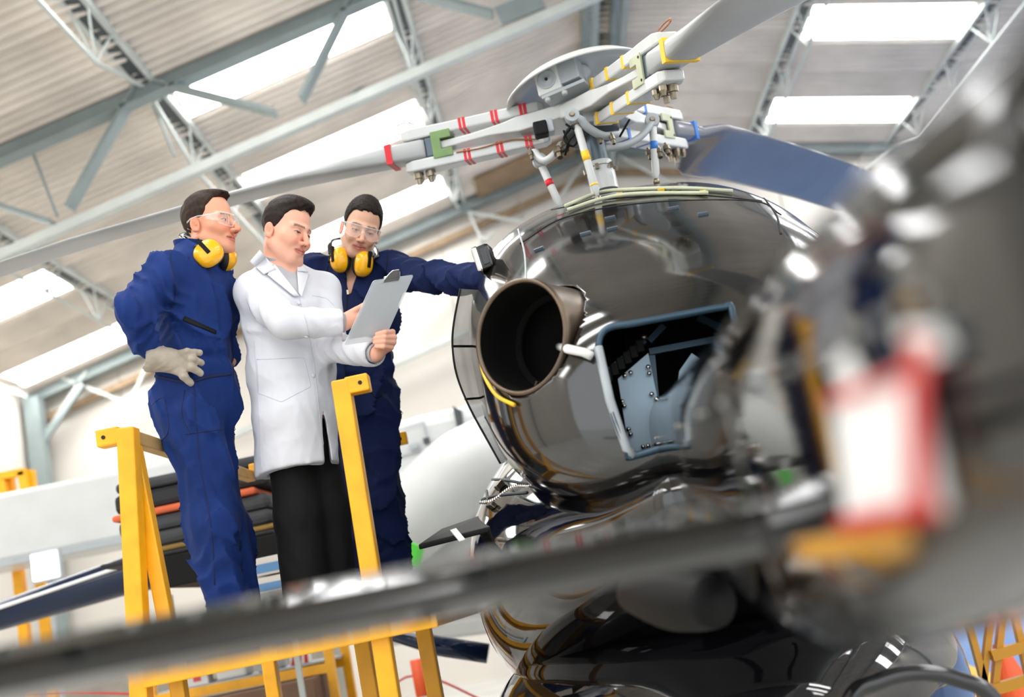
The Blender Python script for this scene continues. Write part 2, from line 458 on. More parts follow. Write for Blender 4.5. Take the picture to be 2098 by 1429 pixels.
for s in (-1, 1):
    add('chord', box((XR+s*.22, 7.5, ZR-.2), (.06, 12.5, .1)), 'steel', rb); add('chord', box((XR+s*.2, 7.5, ZR-.75), (.04, 12.5, .05)), 'steel', rb)
    for k in range(14): add('lattice', bar((XR+s*.2, 6+k, ZR-.2), (XR+s*.2, 7+k, ZR-.75), .05, .05), 'steel', rb)
add('cover_strip', box((XR, 7.5, ZR-.08), (.3, 12.5, .03)), 'dark_frame', rb)
# trusses across the hall
def truss(y, drop, hw, full=True):
    root = empty('roof_truss', 'grey steel roof truss across the hangar', kind='structure')
    for s, xe in ((-1, -9.3), (1, 13.4)):
        a, b = V(xe, y, roofz(xe)-.2), V(XR, y, ZR-.2)
        add('top_chord', bar(a, b, .12, .16), 'steel', root); add('flange', bar(a+V(0, 0, -.09), b+V(0, 0, -.09), .2, .025), 'steel', root)
        add('bottom_chord', bar(a-V(0, 0, drop), b-V(0, 0, drop), .13, .11), 'steel_pale', root)
    return root
t1 = truss(11.75, 1.2, .2)
for a, b in (((287, 170), (142, 428)), ((312, 168), (565, 232)), ((722, -5), (618, 205)), ((-20, 415), (110, 458)), ((745, -40), (1010, 30))):
    add('brace', bar(at(*a, 11.75), at(*b, 11.75), .05, .2, up=(0, 1, 0)), 'steel', t1)
add('gusset_plate', bar(at(1020, 34, 11.7), at(1110, -2, 11.7), .05, .24), 'steel', t1)
t2 = truss(19.75, 2.3, .2)
for a, b in (((958, 436), (1092, 458)), ((962, 440), (1010, 540)), ((1200, 328), (1130, 430)), ((1268, 320), (1400, 388)), ((1010, 475), (850, 640)),
             ((110, 768), (292, 838)), ((178, 760), (55, 950)), ((330, 690), (250, 860)), ((480, 620), (560, 730)), ((1850, 290), (1720, 390))):
    add('brace', bar(at(*a, 19.7), at(*b, 19.7), .05, .07, up=(0, 1, 0)), 'steel_pale', t2)
for a, b in (((55, 282), (120, 450)), ((320, 190), (375, 330)), ((900, 190), (905, 420)), ((465, 120), (430, 260))):
    pass
for a, b, Y in (((55, 280), (118, 445), 11.9), ((300, 180), (358, 320), 12.2), ((555, 120), (580, 175), 12.2), ((960, 0), (640, 260), 14)):
    tag(add('bracing_rod', tube([at(*a, Y), at(*b, Y)], .018, 6), 'steel'), 'thin steel rod bracing the roof', kind='structure')
# end wall, side walls, gable trims
wb = empty('wall_back', 'pale gable end wall of the hangar', kind='structure')
xs = np.linspace(-9.3, 13.4, 15)
for a, b in zip(xs, xs[1:]):
    add('wall_panel', prism([(a+.008, YB+.02, 0), (b-.008, YB+.02, 0), (b-.008, YB+.02, roofz(b)), (a+.008, YB+.02, roofz(a))], (0, .1, 0)), 'wall', wb)
add('wall_core', prism([(-9.4, YB+.14, 0), (13.5, YB+.14, 0), (13.5, YB+.14, roofz(13.4)), (XR, YB+.14, ZR), (-9.4, YB+.14, roofz(-9.4))], (0, .1, 0)), 'wall', wb)
for s, xe in ((-1, -9.3), (1, 13.4)):
    g = empty('trim_%d' % (1 if s < 0 else 2), 'brown timber rail under the gable roof edge', kind='structure')
    add('rail', bar((xe, 19.9, roofz(xe)-.62), (XR, 19.9, ZR-.62), .1, .12), 'timber', g)
tag(add('trim_3', bar((-.3, 19.2, roofz(-.3)-.16), (XR-.4, 19.2, ZR-.22), .9, .08), 'timber'), 'brown timber board under the roof sheets', kind='structure')
wl = empty('wall_left', 'left side wall of the hangar with steel columns', kind='structure')
add('cladding', box((-9.5, 7.5, 3.3), (.1, 12.6, 3.4)), 'wall', wl)
for y in (3.5, 11.75, 19.6):
    add('column', box((-9.15, y, 3.3), (.14, .14, 3.3)), 'steel', wl)
    add('haunch', bar((-9.1, y, 5.7), (-8.2, y, roofz(-8.2)-.4), .1, .1), 'steel', wl)
wr = empty('wall_right', 'right side wall of the hangar', kind='structure')
add('cladding', box((13.6, 10, 3.3), (.1, 10.2, 3.4)), 'wall', wr)
add('column', box((13.2, 11.75, 3.2), (.14, .14, 3.2)), 'steel', wr)
# floor markings
def flat(name, pts, m, label, z=.003, cat='floor marking'):
    o = add(name, prism([V(p[0], p[1], 0) for p in pts], (0, 0, z)), m); tag(o, label, kind='structure'); return o
flat('floor_paint', [(2.6, 4), (12, 4), (12, 19), (2.6, 19)], 'floor_blue', 'blue painted floor area right of the helicopter')
flat('floor_line', [(2.35, 3.5), (2.6, 3.5), (2.6, 19), (2.35, 19)], 'floor_yellow', 'yellow line bordering the blue floor')
flat('floor_line', [(2.6, 8.4), (12, 9.6), (12, 9.95), (2.6, 8.75)], 'floor_yellow', 'yellow line crossing the blue floor', .006)

fa, fb = atz(1900, 1350, 0), atz(2070, 1412, 0); fd = nrm(fb-fa); fn_ = V(-fd[1], fd[0], 0)*.11
flat('floor_line', [(fa-fd*2-fn_)[:2], (fb+fd*2-fn_)[:2], (fb+fd*2+fn_)[:2], (fa-fd*2+fn_)[:2]], 'floor_yellow', 'yellow line on the blue floor near the step ladder', .009)
# ------------------------------------------------------------------ background aircraft and stores
aw = empty('white_aircraft', 'white aircraft fuselage and wing parked behind the three men', 'aircraft')
YW = 9.0
wp = [at(-200, 1050, YW), at(440, 925, YW), at(440, 1068, YW), at(-200, 1193, YW)]
add('wing', prism(wp, (0, 1.4, .05)), 'white_paint', aw, bevel=.04)
add('wing_edge', bar(at(-200, 1196, YW-.02), at(440, 1071, YW-.02), .06, .05), 'grey_paint', aw)
def loft(st, n=48, e=2.3, cap=True):                   # stations: (Y, Xc, half width, zbot, ztop)
    rs = []
    for (Y, xc, hw, zb, zt) in st: rs.append(ring(V(xc, Y, (zb+zt)/2), V(1, 0, 0), V(0, 0, 1), hw, (zt-zb)/2, n, e))
    return skin_rings(rs, cap)
def respline(st, n):
    P = np.array(st, float); o = []
    P = np.vstack([2*P[0]-P[1], P, 2*P[-1]-P[-2]])
    for k in range(len(st)-1):
        a, b, c, d = P[k:k+4]
        for i in range(n):
            t = i/n; o.append(.5*((2*b)+(c-a)*t+(2*a-5*b+4*c-d)*t*t+(3*b-a-3*c+d)*t**3))
    o.append(P[-2]); return [tuple(x) for x in o]
c0 = at(900, 1010, 9.5)
pw = [at(770, 880, 9.4), at(850, 850, 9.4), at(960, 826, 9.4), at(1400, 760, 9.4), at(1400, 1250, 9.4), at(770, 1330, 9.4)]
fus = add('fuselage', prism(pw, (0, 2.0, 0)), 'white_paint', aw, bevel=.12)
bvf = BVHTree.FromPolygons([tuple(v.co) for v in fus.data.vertices], [tuple(p.vertices) for p in fus.data.polygons])
add('lower_fairing', tube(curve_pts([at(760, 1130, 9.1), at(880, 1030, 9.1), at(960, 960, 9.1), at(1100, 900, 9.1)]), .35, 16), 'white_paint', aw, True)
for k, (pp, mm) in enumerate(((((803, 885), (868, 866), (880, 920), (812, 938)), 'carton'),)):
    for a, b in zip(pp, pp[1:]+pp[:1]): add('panel_line', bar(at(*a, 9.385), at(*b, 9.385), .012, .012), 'grey_paint', aw)
add('door_gap', prism([at(927, 832, 9.37), at(945, 842, 9.37), at(950, 880, 9.37), at(938, 885, 9.37)], (0, .05, 0)), 'dark_frame', aw)
add('handle', bar(at(838, 918, 9.36), at(858, 912, 9.36), .03, .04), 'grey_paint', aw)
add('latch', bar(at(868, 905, 9.36), at(880, 902, 9.36), .03, .05), 'dark_frame', aw)
add('latch', bar(at(905, 918, 9.36), at(928, 911, 9.36), .03, .02), 'dark_frame', aw)
add('vent_plug', lathe([(.0, 0), (.035, 0), (.035, .03)], at(905, 1044, 9.2), (0, -1, 0), 12), 'dark_frame', aw)
tag(add('wheel_chock', prism([at(826, 1105, 8.2), at(858, 1120, 8.2), at(850, 1165, 8.2), at(826, 1165, 8.2)], (0, .3, 0)), 'green'), 'bright green block behind the navy coverall legs', 'block')
nb = empty('navy_tail_boom', 'glossy navy tail boom of a parked helicopter at the far left', 'aircraft')
add('boom', tube([at(-300, 1340, 7), at(0, 1263, 7), at(260, 1180, 7), at(420, 1140, 7), at(620, 1075, 7.3)], [.085, .09, .12, .14, .17], 24), 'navy', nb, True)
add('stripe', tube([at(-300, 1322, 6.9), at(0, 1246, 6.9), at(260, 1158, 6.88), at(420, 1114, 6.87)], .012, 8), 'white', nb, True)
tag(add('navy_airfoil', tube([at(770, 1290, 6.2), at(900, 1325, 6.2), at(1000, 1340, 6.2)], [.06, .09, .09], 12, flat=.6), 'navy', smooth=True), 'dark navy blade end under the yellow work platform', 'rotor blade')
# stack of foam pads on a black shelf
sh = empty('pad_shelf', 'black shelf table under the stacked foam pads', 'shelf')
YP = 5.9
def slab(name, px0, px1, th, dep, m, parent=None, r=.02, Y=YP):
    a, b = at(*px0, Y), at(*px1, Y); b[2] = a[2]+(b[2]-a[2])*.6
    d, s, u = frame(b-a); L = np.linalg.norm(b-a)
    o = add(name, box((a+b)/2+s*-0+V(0, dep/2, 0), (L/2, dep/2, th/2), (d, V(0, 1, 0)-d*d[1], u)), m, parent, bevel=r); return o
sa, sb_ = at(335, 1150, YP), at(592, 1112, YP); zsh = at(400, 1128, YP)[2]
add('top', box(((sa[0]+sb_[0])/2, YP+.33, zsh-.085), ((sb_[0]-sa[0])/2, .36, .084)), 'black', sh, bevel=.008)
for x, y in ((296, 1410), (560, 1390)):
    a = at(x, y, YP+.08); a[2] = zsh-.17; add('leg', bar(a, (a[0], a[1], 0), .03, .03), 'steel_pale', sh)
    add('leg', bar(a+V(0, .55, 0), (a[0], a[1]+.55, 0), .03, .03), 'steel_pale', sh)
ztop = at(400, 1128, YP)[2]
slabz = ztop
pads = [(205, 560, .03, 'foam_dark', 'thin dark board at the bottom of the foam pad stack'), (300, 560, .035, 'board', 'brown board lying beneath the lowest grey foam pad'),
        (250, 555, .08, 'foam', 'grey foam pad, lowest of the stack'), (238, 548, .09, 'foam', 'thick grey foam pad above the lowest pad'),
        (228, 522, .04, 'foam_orange', 'thin orange pad between grey foam pads'), (230, 548, .11, 'foam_dark', 'thick charcoal foam pad above the orange pad'),
        (236, 540, .06, 'foam', 'thin grey pad on top of the stack')]
for i, (xa, xb, th, m, lab) in enumerate(pads):
    a_, b_ = at(xa, 1128-i*25+40, YP), at(xb, 1128-i*25-30, YP)
    o = add('foam_pad', box(((a_[0]+b_[0])/2, YP+.28+.02*(i % 2), slabz+th/2), ((b_[0]-a_[0])/2, .28, th/2-.0015), (V(1, 0, 0), V(0, 1, 0), V(0, 0, 1))), m, None, bevel=min(.03, th*.38))
    slabz += th; tag(o, lab, 'pad', 'pads stacked on the black shelf')
for (x, y, w, hh, m, lab, mm) in ((558, 1160, .16, .09, 'carton', 'white and blue box behind the white coat legs, upper', 'print_blue'), (562, 1198, .14, .08, 'carton', 'pale box with blue print at the bottom of the two', 'print_blue')):
    c_ = at(x, y, 5.75); o = empty('parts_box', lab, 'box', 'boxes behind the platform')
    add('carton', box(c_, (w/2, .1, hh/2)), m, o, bevel=.004); add('print', box(c_+V(0, -.101, -.01), (w/2*.9, .002, hh/4)), mm, o)
bt = empty('box_stand', 'low grey stand under the white and blue boxes', 'stand')
cb = at(562, 1198, 5.75); zt = cb[2]-.041
add('top', box((cb[0], 5.77, zt-.015), (.14, .14, .015)), 'grey_paint', bt)
for sx in (-1, 1):
    add('foot', box((cb[0]+.03, 5.77+sx*.12, .015), (.02, .1, .015)), 'grey_paint', bt)
add('leg', box((at(562, 1400, 5.77)[0], 5.77, (zt-.03)/2), (.018, .018, (zt-.03)/2)), 'grey_paint', bt)
cc_ = at(200, 1240, 10.4); tag(add('covered_crate', box((cc_[0]-.1, 11.75, .8), (2.0, .45, .8)), 'tarp', bevel=.12), 'large crate under a beige tarpaulin below the white wing', 'crate')
# yellow trestle at far left
tr = empty('yellow_trestle', 'yellow steel trestle standing at the far left edge', 'stand')
for a, b in (((-40, 985), (52, 967)), ((46, 967), (54, 1010)), ((5, 985), (10, 1012)), ((-40, 1170), (60, 1150))):
    add('bar', bar(at(*a, 10.6), at(*b, 10.6), .07, .09, up=(0, 1, 0)), 'yellow', tr)
for x, y in ((18, 980), (60, 965)):
    a = at(x, y, 10.7); add('leg', bar(a, (a[0], a[1], 0), .09, .09), 'yellow', tr)
lm = empty('work_lamp', 'square white work lamp shining at the far left', 'lamp')
p_ = at(92, 1160, 8.6); add('diffuser', box(p_, (.1, .01, .1)), 'lamp_white', lm); add('housing', box(p_+V(0, .04, 0), (.12, .03, .12)), 'grey_paint', lm, bevel=.01)
add('pole', bar((p_[0], p_[1]+.05, 0), p_+V(0, .05, -.1), .03, .03), 'grey_paint', lm)
# store rack low behind the platform
rk = empty('store_rack', 'yellow steel store rack behind the platform legs', 'rack')
YK = 7.2
for a, b in (((290, 1440), (675, 1368)), ((290, 1365), (675, 1300))): add('beam', bar(at(*a, YK), at(*b, YK), .05, .06), 'yellow', rk); add('beam', bar(at(*a, YK)+V(0, .5, 0), at(*b, YK)+V(0, .5, 0), .05, .06), 'yellow', rk)
for x, y in ((300, 1330), (660, 1255)):
    a = at(x, y, YK)
    for dy in (0, .5): add('upright', bar(a+V(0, dy, .0), (a[0], a[1]+dy, 0), .055, .055), 'yellow', rk)
za = at(290, 1440, YK); zb = at(675, 1368, YK)
add('shelf_board', box(((za[0]+zb[0])/2, YK+.25, (za[2]+zb[2])/2+.035), ((zb[0]-za[0])/2, .27, .006)), 'grey_paint', rk)
ZS = (za[2]+zb[2])/2+.042
def on_rack(px, w, d, hh, y=YK+.15):
    p = atz(px, 1400, ZS); x = at(px, 1390, y)[0]; return V(x, y, ZS+hh/2), (w/2, d/2, hh/2)
c_, h_ = on_rack(405, .2, .2, .11); o = empty('carton_box', 'white printed carton on the yellow store rack', 'box')
add('carton', box(c_, h_), 'carton', o, bevel=.003)
add('print', box(c_+V(-.06, -h_[1]-.001, .01), (.015, .001, .025)), 'print_grey', o); add('print', box(c_+V(.03, -h_[1]-.001, .0), (.025, .001, .03)), 'print_red', o)
c_, h_ = on_rack(485, .2, .2, .13); o = empty('pump_unit', 'beige metal pump unit beside the carton on the rack', 'pump')
add('body', box(c_, h_), 'carton', o, bevel=.02); add('port', lathe([(0, 0), (.014, 0), (.016, .01)], c_+V(.0, -h_[1]-.012, .02), (0, 1, 0), 12), 'dark', o)
add('flange', box(c_+V(-.11, 0, .0), (.02, .08, .05)), 'metal', o, bevel=.005)
c_, h_ = on_rack(562, .15, .2, .12); o = tag(add('grey_case', box(c_, h_), 'grey_paint', bevel=.012), 'small grey case on the rack next to the striped board', 'case')
c_, h_ = on_rack(622, .13, .06, .12); o = empty('warning_board', 'red and white striped board at the end of the rack', 'sign')
add('board', box(c_, h_), 'white', o)
for k in (-1, 0, 1): add('stripe', prism([c_+V(-.015+k*.045, -.032, -.06), c_+V(.008+k*.045, -.032, -.06), c_+V(.03+k*.03, -.032, .06), c_+V(.01+k*.03, -.032, .06)], (0, .002, 0)), 'red', o)
cl_ = at(500, 1425, 6.9); tag(add('cardboard_carton', box((cl_[0], 7.2, .55), (.42, .22, .55)), 'cardboard', bevel=.01), 'brown cardboard carton standing behind the rack', 'box')
# barrier post and chain
bp = empty('barrier_post', 'orange and white barrier post on a base under the platform', 'post')
b0 = at(853, 1352, 7.6); 
add('tube', lathe([(.045, b0[2]-.5), (.045, b0[2]-.22)], (b0[0], 7.6, 0), (0, 0, 1), 14, up=(0, 1, 0)), 'white', bp, True)
add('band', lathe([(0, b0[2]), (.046, b0[2]), (.046, b0[2]-.24)], (b0[0], 7.6, 0), (0, 0, 1), 14, up=(0, 1, 0)), 'orange', bp, True)
add('tube', lathe([(.045, .03), (.045, b0[2]-.44)], (b0[0], 7.6, 0), (0, 0, 1), 14, up=(0, 1, 0)), 'orange', bp, True)
add('base', lathe([(0, .05), (.06, .05), (.2, .03), (.2, 0)], (b0[0], 7.6, 0), (0, 0, 1), 18, up=(0, 1, 0)), 'black', bp)
tag(add('barrier_rope', tube(curve_pts([at(-60, 1427, 7.6), at(200, 1420, 7.6), at(700, 1445, 7.6), at(850, 1385, 7.6), at(1000, 1440, 7.6)], 30), .008, 6), 'red'), 'thin red barrier rope hung from the barrier post', 'rope')
# right foreground floor: ladder, cone, hose
ld = empty('step_ladder', 'yellow wooden step ladder at the lower right corner', 'ladder')
YL = 5.6
def gnd(x, y, Y): p = at(x, y, Y); return p
for a, b in (((1990, 1300), (2022, 1420)), ((2025, 1300), (2010, 1430)), ((2050, 1290), (2035, 1430)), ((2085, 1290), (2110, 1400))):
    p, q = at(*a, YL), at(*b, YL); d = q-p; p = p-d*.35; q = p+d*(p[2]/-d[2]); add('stile', bar(p, q, .04, .03), 'amber', ld)
for a, b in (((2030, 1345), (2110, 1322)), ((2030, 1415), (2110, 1392))): add('rung', bar(at(*a, YL-.02), at(*b, YL-.02), .05, .05), 'amber', ld)
q_ = atz(2068, 1440, 0); cn = empty('traffic_cone', 'orange traffic cone behind the yellow step ladder', 'cone')
k0 = at(2045, 1320, 6.6)
add('cone', lathe([(.03, k0[2]), (.2, .04)], (k0[0], 6.6, 0), (0, 0, 1), 20, up=(0, 1, 0)), 'orange', cn, True); add('base', box((k0[0], 6.6, .02), (.26, .26, .02)), 'orange', cn)
tag(add('black_hose', tube(curve_pts([at(1690, 1640, 3.0), at(1740, 1440, 3.0), at(1800, 1398, 3.0), at(1880, 1380, 3.0), at(1960, 1392, 3.0), at(2040, 1440, 3.0), at(2120, 1640, 3.0)], 36), .022, 10), 'black_gloss', smooth=True), 'black rubber hose looping near the lower right corner', 'hose')
# ------------------------------------------------------------------ yellow work platform
ZD = 1.40
pf = empty('work_platform', 'yellow steel work platform carrying the three men', 'platform')
PA, PB = at(262, 900, 3.7), at(700, 800, 3.7)
XL, XRr = PA[0], PB[0]
YP0, YP1 = 3.7, 5.25
def post(x, y, ztop, zbot=0.0, s=.062): return add('post', box((x, y, (ztop+zbot)/2), (s/2, s/2, (ztop-zbot)/2)), 'yellow', pf, bevel=.006)
zt1, zt2 = at(245, 876, 3.7)[2], at(697, 779, 3.7)[2]
for x, zt in ((XL, zt1), (XRr, zt2)):
    pass
for a_, b_ in (((262, 878), (290, 1425)), ((699, 781), (800, 1425))):
    p_, q_ = at(*a_, YP0), at(*b_, YP0); q_ = p_+(q_-p_)*(p_[2]/(p_[2]-q_[2])); add('post', bar(p_, q_, .062, .062), 'yellow', pf, bevel=.006)
post(at(868, 1290, 4.6)[0], 4.6, ZD-.04); post(at(740, 1300, 4.5)[0], 4.5, ZD-.04)
post(at(554, 1370, 5.2)[0], 5.2, ZD-.04)
post(at(440, 1100, YP1)[0], YP1, zt1-.0, ZD-.02); post(at(600, 1100, YP1)[0], YP1, zt1-.0, ZD-.02)
# brackets at the post tops
for x, zt, s in ((XL, zt1, -1), (XRr, zt2, 1)):
    br = add('bracket', box((x+s*.06, YP0, zt-.03), (.04, .03, .03)), 'yellow', pf, bevel=.005)
    add('hole', lathe([(0, 0), (.007, 0), (.007, .004)], (x+s*.072, YP0-.0335, zt-.03), (0, 1, 0), 12), 'dark', br)
# inclined stiffener beside the left post
a, b = at(268, 890, 3.76), at(345, 1290, 3.76); add('brace', bar(a, b+(b-a)*.2, .05, .05), 'yellow', pf, bevel=.005)
b2 = b+(b-a)*.2; add('brace', bar(b2, (b2[0]+.02, b2[1], 0), .05, .05), 'yellow', pf, bevel=.005)
# rails
zr = zt1-.06
add('rail', bar((XL, YP0+.03, zr+.02), (XL-.02, YP1, zr+.03), .045, .05), 'yellow_wood', pf, bevel=.006)
add('rail', bar((XL-.02, YP1, zr+.06), (XRr, YP1, zr+.06), .045, .06), 'yellow', pf, bevel=.006)
# deck
XD1 = at(905, 1270, 4.0)[0]
for k, y in enumerate(np.linspace(YP0-.03, YP1, 9)[:-1]):
    dy = (YP1-YP0+.03)/8; add('deck_plank', box(((XL+XD1)/2, y+dy/2, ZD-.015), ((XD1-XL)/2, dy/2-.004, .015)), 'steel_dark', pf)
add('edge_beam', box(((XL+XD1)/2, YP0-.045, ZD-.055), ((XD1-XL)/2+.03, .018, .05)), 'yellow', pf, bevel=.005)
add('edge_beam', box(((XL+XD1)/2, YP1+.02, ZD-.055), ((XD1-XL)/2+.03, .018, .05)), 'yellow', pf, bevel=.005)
for x in (XL-.01, XD1): add('edge_beam', box((x, (YP0+YP1)/2, ZD-.055), (.018, (YP1-YP0)/2, .05)), 'yellow', pf, bevel=.005)
for z in (.45,): add('cross_rail', bar((XL, YP0, z), (XRr, YP0, z), .05, .05), 'yellow', pf, bevel=.005)

# ------------------------------------------------------------------ the black helicopter
hc = empty('helicopter', 'glossy black helicopter with three bladed rotor, exhaust and tail boom', 'helicopter')
HX = .5
CW = respline([(3.17, HX, .16, 1.70, 1.96), (3.24, HX, .42, 1.58, 2.12), (3.40, HX, .59, 1.53, 2.26), (3.62, HX, .665, 1.52, 2.43), (3.9, HX, .70, 1.54, 2.61), (4.2, HX, .72, 1.6, 2.79),
               (4.6, HX, .73, 1.65, 2.95), (5.0, HX, .71, 1.7, 2.975), (5.5, HX, .62, 1.75, 2.82), (6.0, HX, .45, 1.8, 2.5), (6.3, HX, .25, 1.9, 2.25)], 13)
cv, cf = loft(CW, 216, 2.6)
bv0 = BVHTree.FromPolygons([tuple(p) for p in cv], [tuple(q) for q in cf])
def px(p):
    q = RW.T @ (np.asarray(p, float)-EYE); return (W/2+F*q[0]/-q[2], H/2-F*q[1]/-q[2])
def inpoly(x, y, P):
    c = False; j = len(P)-1
    for i in range(len(P)):
        if (P[i][1] > y) != (P[j][1] > y) and x < (P[j][0]-P[i][0])*(y-P[i][1])/(P[j][1]-P[i][1])+P[i][0]: c = not c
        j = i
    return c
BAY = [(1226, 712), (1232, 688), (1252, 672), (1300, 664), (1400, 646), (1480, 632), (1500, 640), (1510, 780), (1440, 880), (1300, 934), (1284, 920), (1250, 820)]
EXC = at(1066, 690, 3.33); EXN = nrm(V(-.60, -.78, .06)); EXR = .178
def boolean_cut(geo, cutter):                          # geo minus cutter, as plain vertices and faces
    a = add('cut_a', geo, 'dark'); b = add('cut_b', cutter, 'dark')
    for o in (a, b):
        bm = bmesh.new(); bm.from_mesh(o.data); bmesh.ops.recalc_face_normals(bm, faces=bm.faces); bm.to_mesh(o.data); bm.free()
    md = a.modifiers.new('cut', 'BOOLEAN'); md.operation = 'DIFFERENCE'; md.object = b; md.solver = 'EXACT'
    bpy.context.view_layer.update()
    me = bpy.data.meshes.new_from_object(a.evaluated_get(bpy.context.evaluated_depsgraph_get()))
    out = [np.array(v.co) for v in me.vertices], [tuple(p.vertices) for p in me.polygons]
    for o in (a, b): bpy.data.objects.remove(o, do_unlink=True)
    return out
_d, _s, _u2 = frame(EXN)
cv, cf = boolean_cut((cv, cf), skin_rings([ring(EXC+EXN*h_, _s, _u2, EXR*1.06, EXR*1.06, 64) for h_ in (-.3, .5)]))
kept = []
for q in cf:
    c = np.mean([cv[i] for i in q], axis=0)
    if c[1] < 4.2:
        x, y = px(c)
        if inpoly(x, y, BAY): continue
    kept.append(q)
cowl = add('cowling', (cv, kept), 'cowl_paint', hc, smooth=True)
bvc = bvh_of(cowl)
# cowling seams, latches, vents
for pts in ([(1062, 470), (1075, 520), (1078, 575)], [(1065, 500), (1160, 445), (1330, 415), (1540, 412), (1600, 440)], [(1130, 430), (1250, 408), (1420, 400), (1560, 412)],
            [(985, 840), (1040, 930), (1120, 985)], [(1560, 400), (1590, 440), (1600, 480)]):
    seam_on('cowling_seam', bvc, pts, .004, 'grey_paint' if pts[0][0] < 1100 and pts[0][1] < 480 else 'dark', hc, .001)
for x, y in ((1105, 512), (1255, 470), (1250, 448), (1440, 440), (1200, 480), (1380, 428)):
    h_ = hit(bvc, x, y)
    if h_: add('cowling_latch', box(h_[0]+h_[1]*.003, (.02, .006, .006), frame(np.cross(h_[1], V(0, 0, 1)), h_[1])), 'steel_dark', hc, bevel=.002)
for x, y in ((1285, 393), (1320, 391), (1355, 394), (1390, 390), (1270, 402), (1440, 398)):
    h_ = hit(bvc, x, y)
    if h_: add('hose_clip', box(h_[0]+h_[1]*.008, (.012, .006, .006), frame(np.cross(h_[1], V(0, 0, 1)), h_[1])), 'tape_yellow', hc)
for k, pts in enumerate(([(1160, 428), (1230, 400), (1300, 394), (1400, 392), (1500, 398)], [(1165, 436), (1240, 412), (1310, 403), (1450, 402)])):
    P = [hit(bvc, *p) for p in pts]; P = [p[0]+p[1]*.012 for p in P if p]
    if len(P) > 2: add('hose', tube(curve_pts(P, 24), .008, 8), 'olive_paint', hc, True)
# exhaust
ex = add('exhaust_pipe', lathe([(EXR-.006, .0), (EXR, -.004), (EXR+.004, -.012), (EXR, -.03), (EXR+.002, -.12), (EXR+.004, -.26)], EXC, EXN, 48), 'exhaust', hc, True)
add('exhaust_lip', lathe([(EXR-.009, -.012), (EXR-.009, .0), (EXR-.003, .007), (EXR+.006, .004), (EXR+.007, -.012)], EXC, EXN, 48), 'exhaust', ex, True)
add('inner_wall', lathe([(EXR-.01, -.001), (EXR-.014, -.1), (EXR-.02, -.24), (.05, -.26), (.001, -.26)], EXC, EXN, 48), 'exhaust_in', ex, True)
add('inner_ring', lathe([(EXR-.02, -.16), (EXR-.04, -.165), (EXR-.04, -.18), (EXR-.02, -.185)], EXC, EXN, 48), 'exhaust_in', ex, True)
dE, sE, uE = frame(EXN)
for k in range(7):
    t = math.radians(250+k*9); p = EXC-EXN*.2+(sE*math.cos(t)+uE*math.sin(t))*(EXR-.03)
    add('vane', box(p, (.06, .004, .012), frame(EXN, p-EXC)), 'exhaust', ex)
P = [hit(bvc, *p) for p in ((988, 720), (1000, 770), (1025, 810), (1060, 830))]; P = [p[0]+p[1]*.012 for p in P if p]
if len(P) > 2: add('drain_pipe', tube(curve_pts(P, 16), .007, 8), 'tape_yellow', hc, True)
# white grab handle
P = [hit(bvc, *p) for p in ((1155, 712), (1170, 722), (1200, 728), (1216, 735))]; P = [p[0]+p[1]*.025 for p in P if p]
if len(P) > 2: add('grab_handle', tube(P, .014, 10), 'white', hc, True)
# open engine bay
YBY = 3.42
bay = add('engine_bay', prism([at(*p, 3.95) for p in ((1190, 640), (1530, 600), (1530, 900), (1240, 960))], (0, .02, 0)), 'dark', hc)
fr = [(lambda h_: h_[0]+h_[1]*.004 if h_ else at(x, y, YBY))(hit(bv0, x, y)) for x, y in BAY]
add('bay_frame', tube(curve_pts(fr+[fr[0]], 60), .011, 8), 'bay_frame', bay, True)
add('bay_sill', tube([fr[0], fr[11], fr[10], fr[9]], .014, 8), 'grey_paint', bay, True)
pan = [[(1328, 724), (1266, 777), (1291, 934), (1365, 905)], [(1417, 724), (1392, 760), (1376, 862), (1440, 850), (1484, 790), (1480, 765)]]
for k, P in enumerate(pan):
    add('bay_panel', prism([at(*p, 3.38+.03*k) for p in P], (0, .012, 0)), 'bay_panel', bay)
for a, b, w in (((1335, 730), (1350, 900), .03), ((1330, 722), (1500, 690), .02), ((1240, 770), (1320, 700), .05), ((1360, 668), (1330, 700), .02), ((1430, 650), (1475, 672), .02)):
    add('bay_rib', bar(at(*a, 3.44), at(*b, 3.44), w, .02), 'bay_frame', bay)
for k in range(6):
    a = at(1246+13*k, 770-12*k, 3.4); add('bay_connector', box(a, (.012, .012, .02)), 'black', bay, bevel=.003)
bolt_me = mesh_of(*lathe([(0, .006), (.006, .005), (.008, 0)], (0, 0, 0), (0, -1, 0), 8), smooth=True); bolt_me.materials.append(MATS['chrome'])
for x, y in ((1280, 770), (1292, 764), (1328, 752), (1330, 765), (1275, 823), (1279, 832), (1335, 808), (1345, 818), (1288, 880), (1292, 890), (1350, 872), (1352, 880), (1318, 916), (1328, 914), (1340, 912),
             (1460, 766), (1472, 766), (1478, 772), (1400, 808), (1234, 764), (1240, 780), (1236, 772), (1266, 870)):
    o = bpy.data.objects.new('bolt', bolt_me); C.objects.link(o); o.parent = bay; o.location = at(x, y, 3.366)
add('bay_gland', sphere(at(1319, 691, 3.42), .012), 'metal', bay, True)
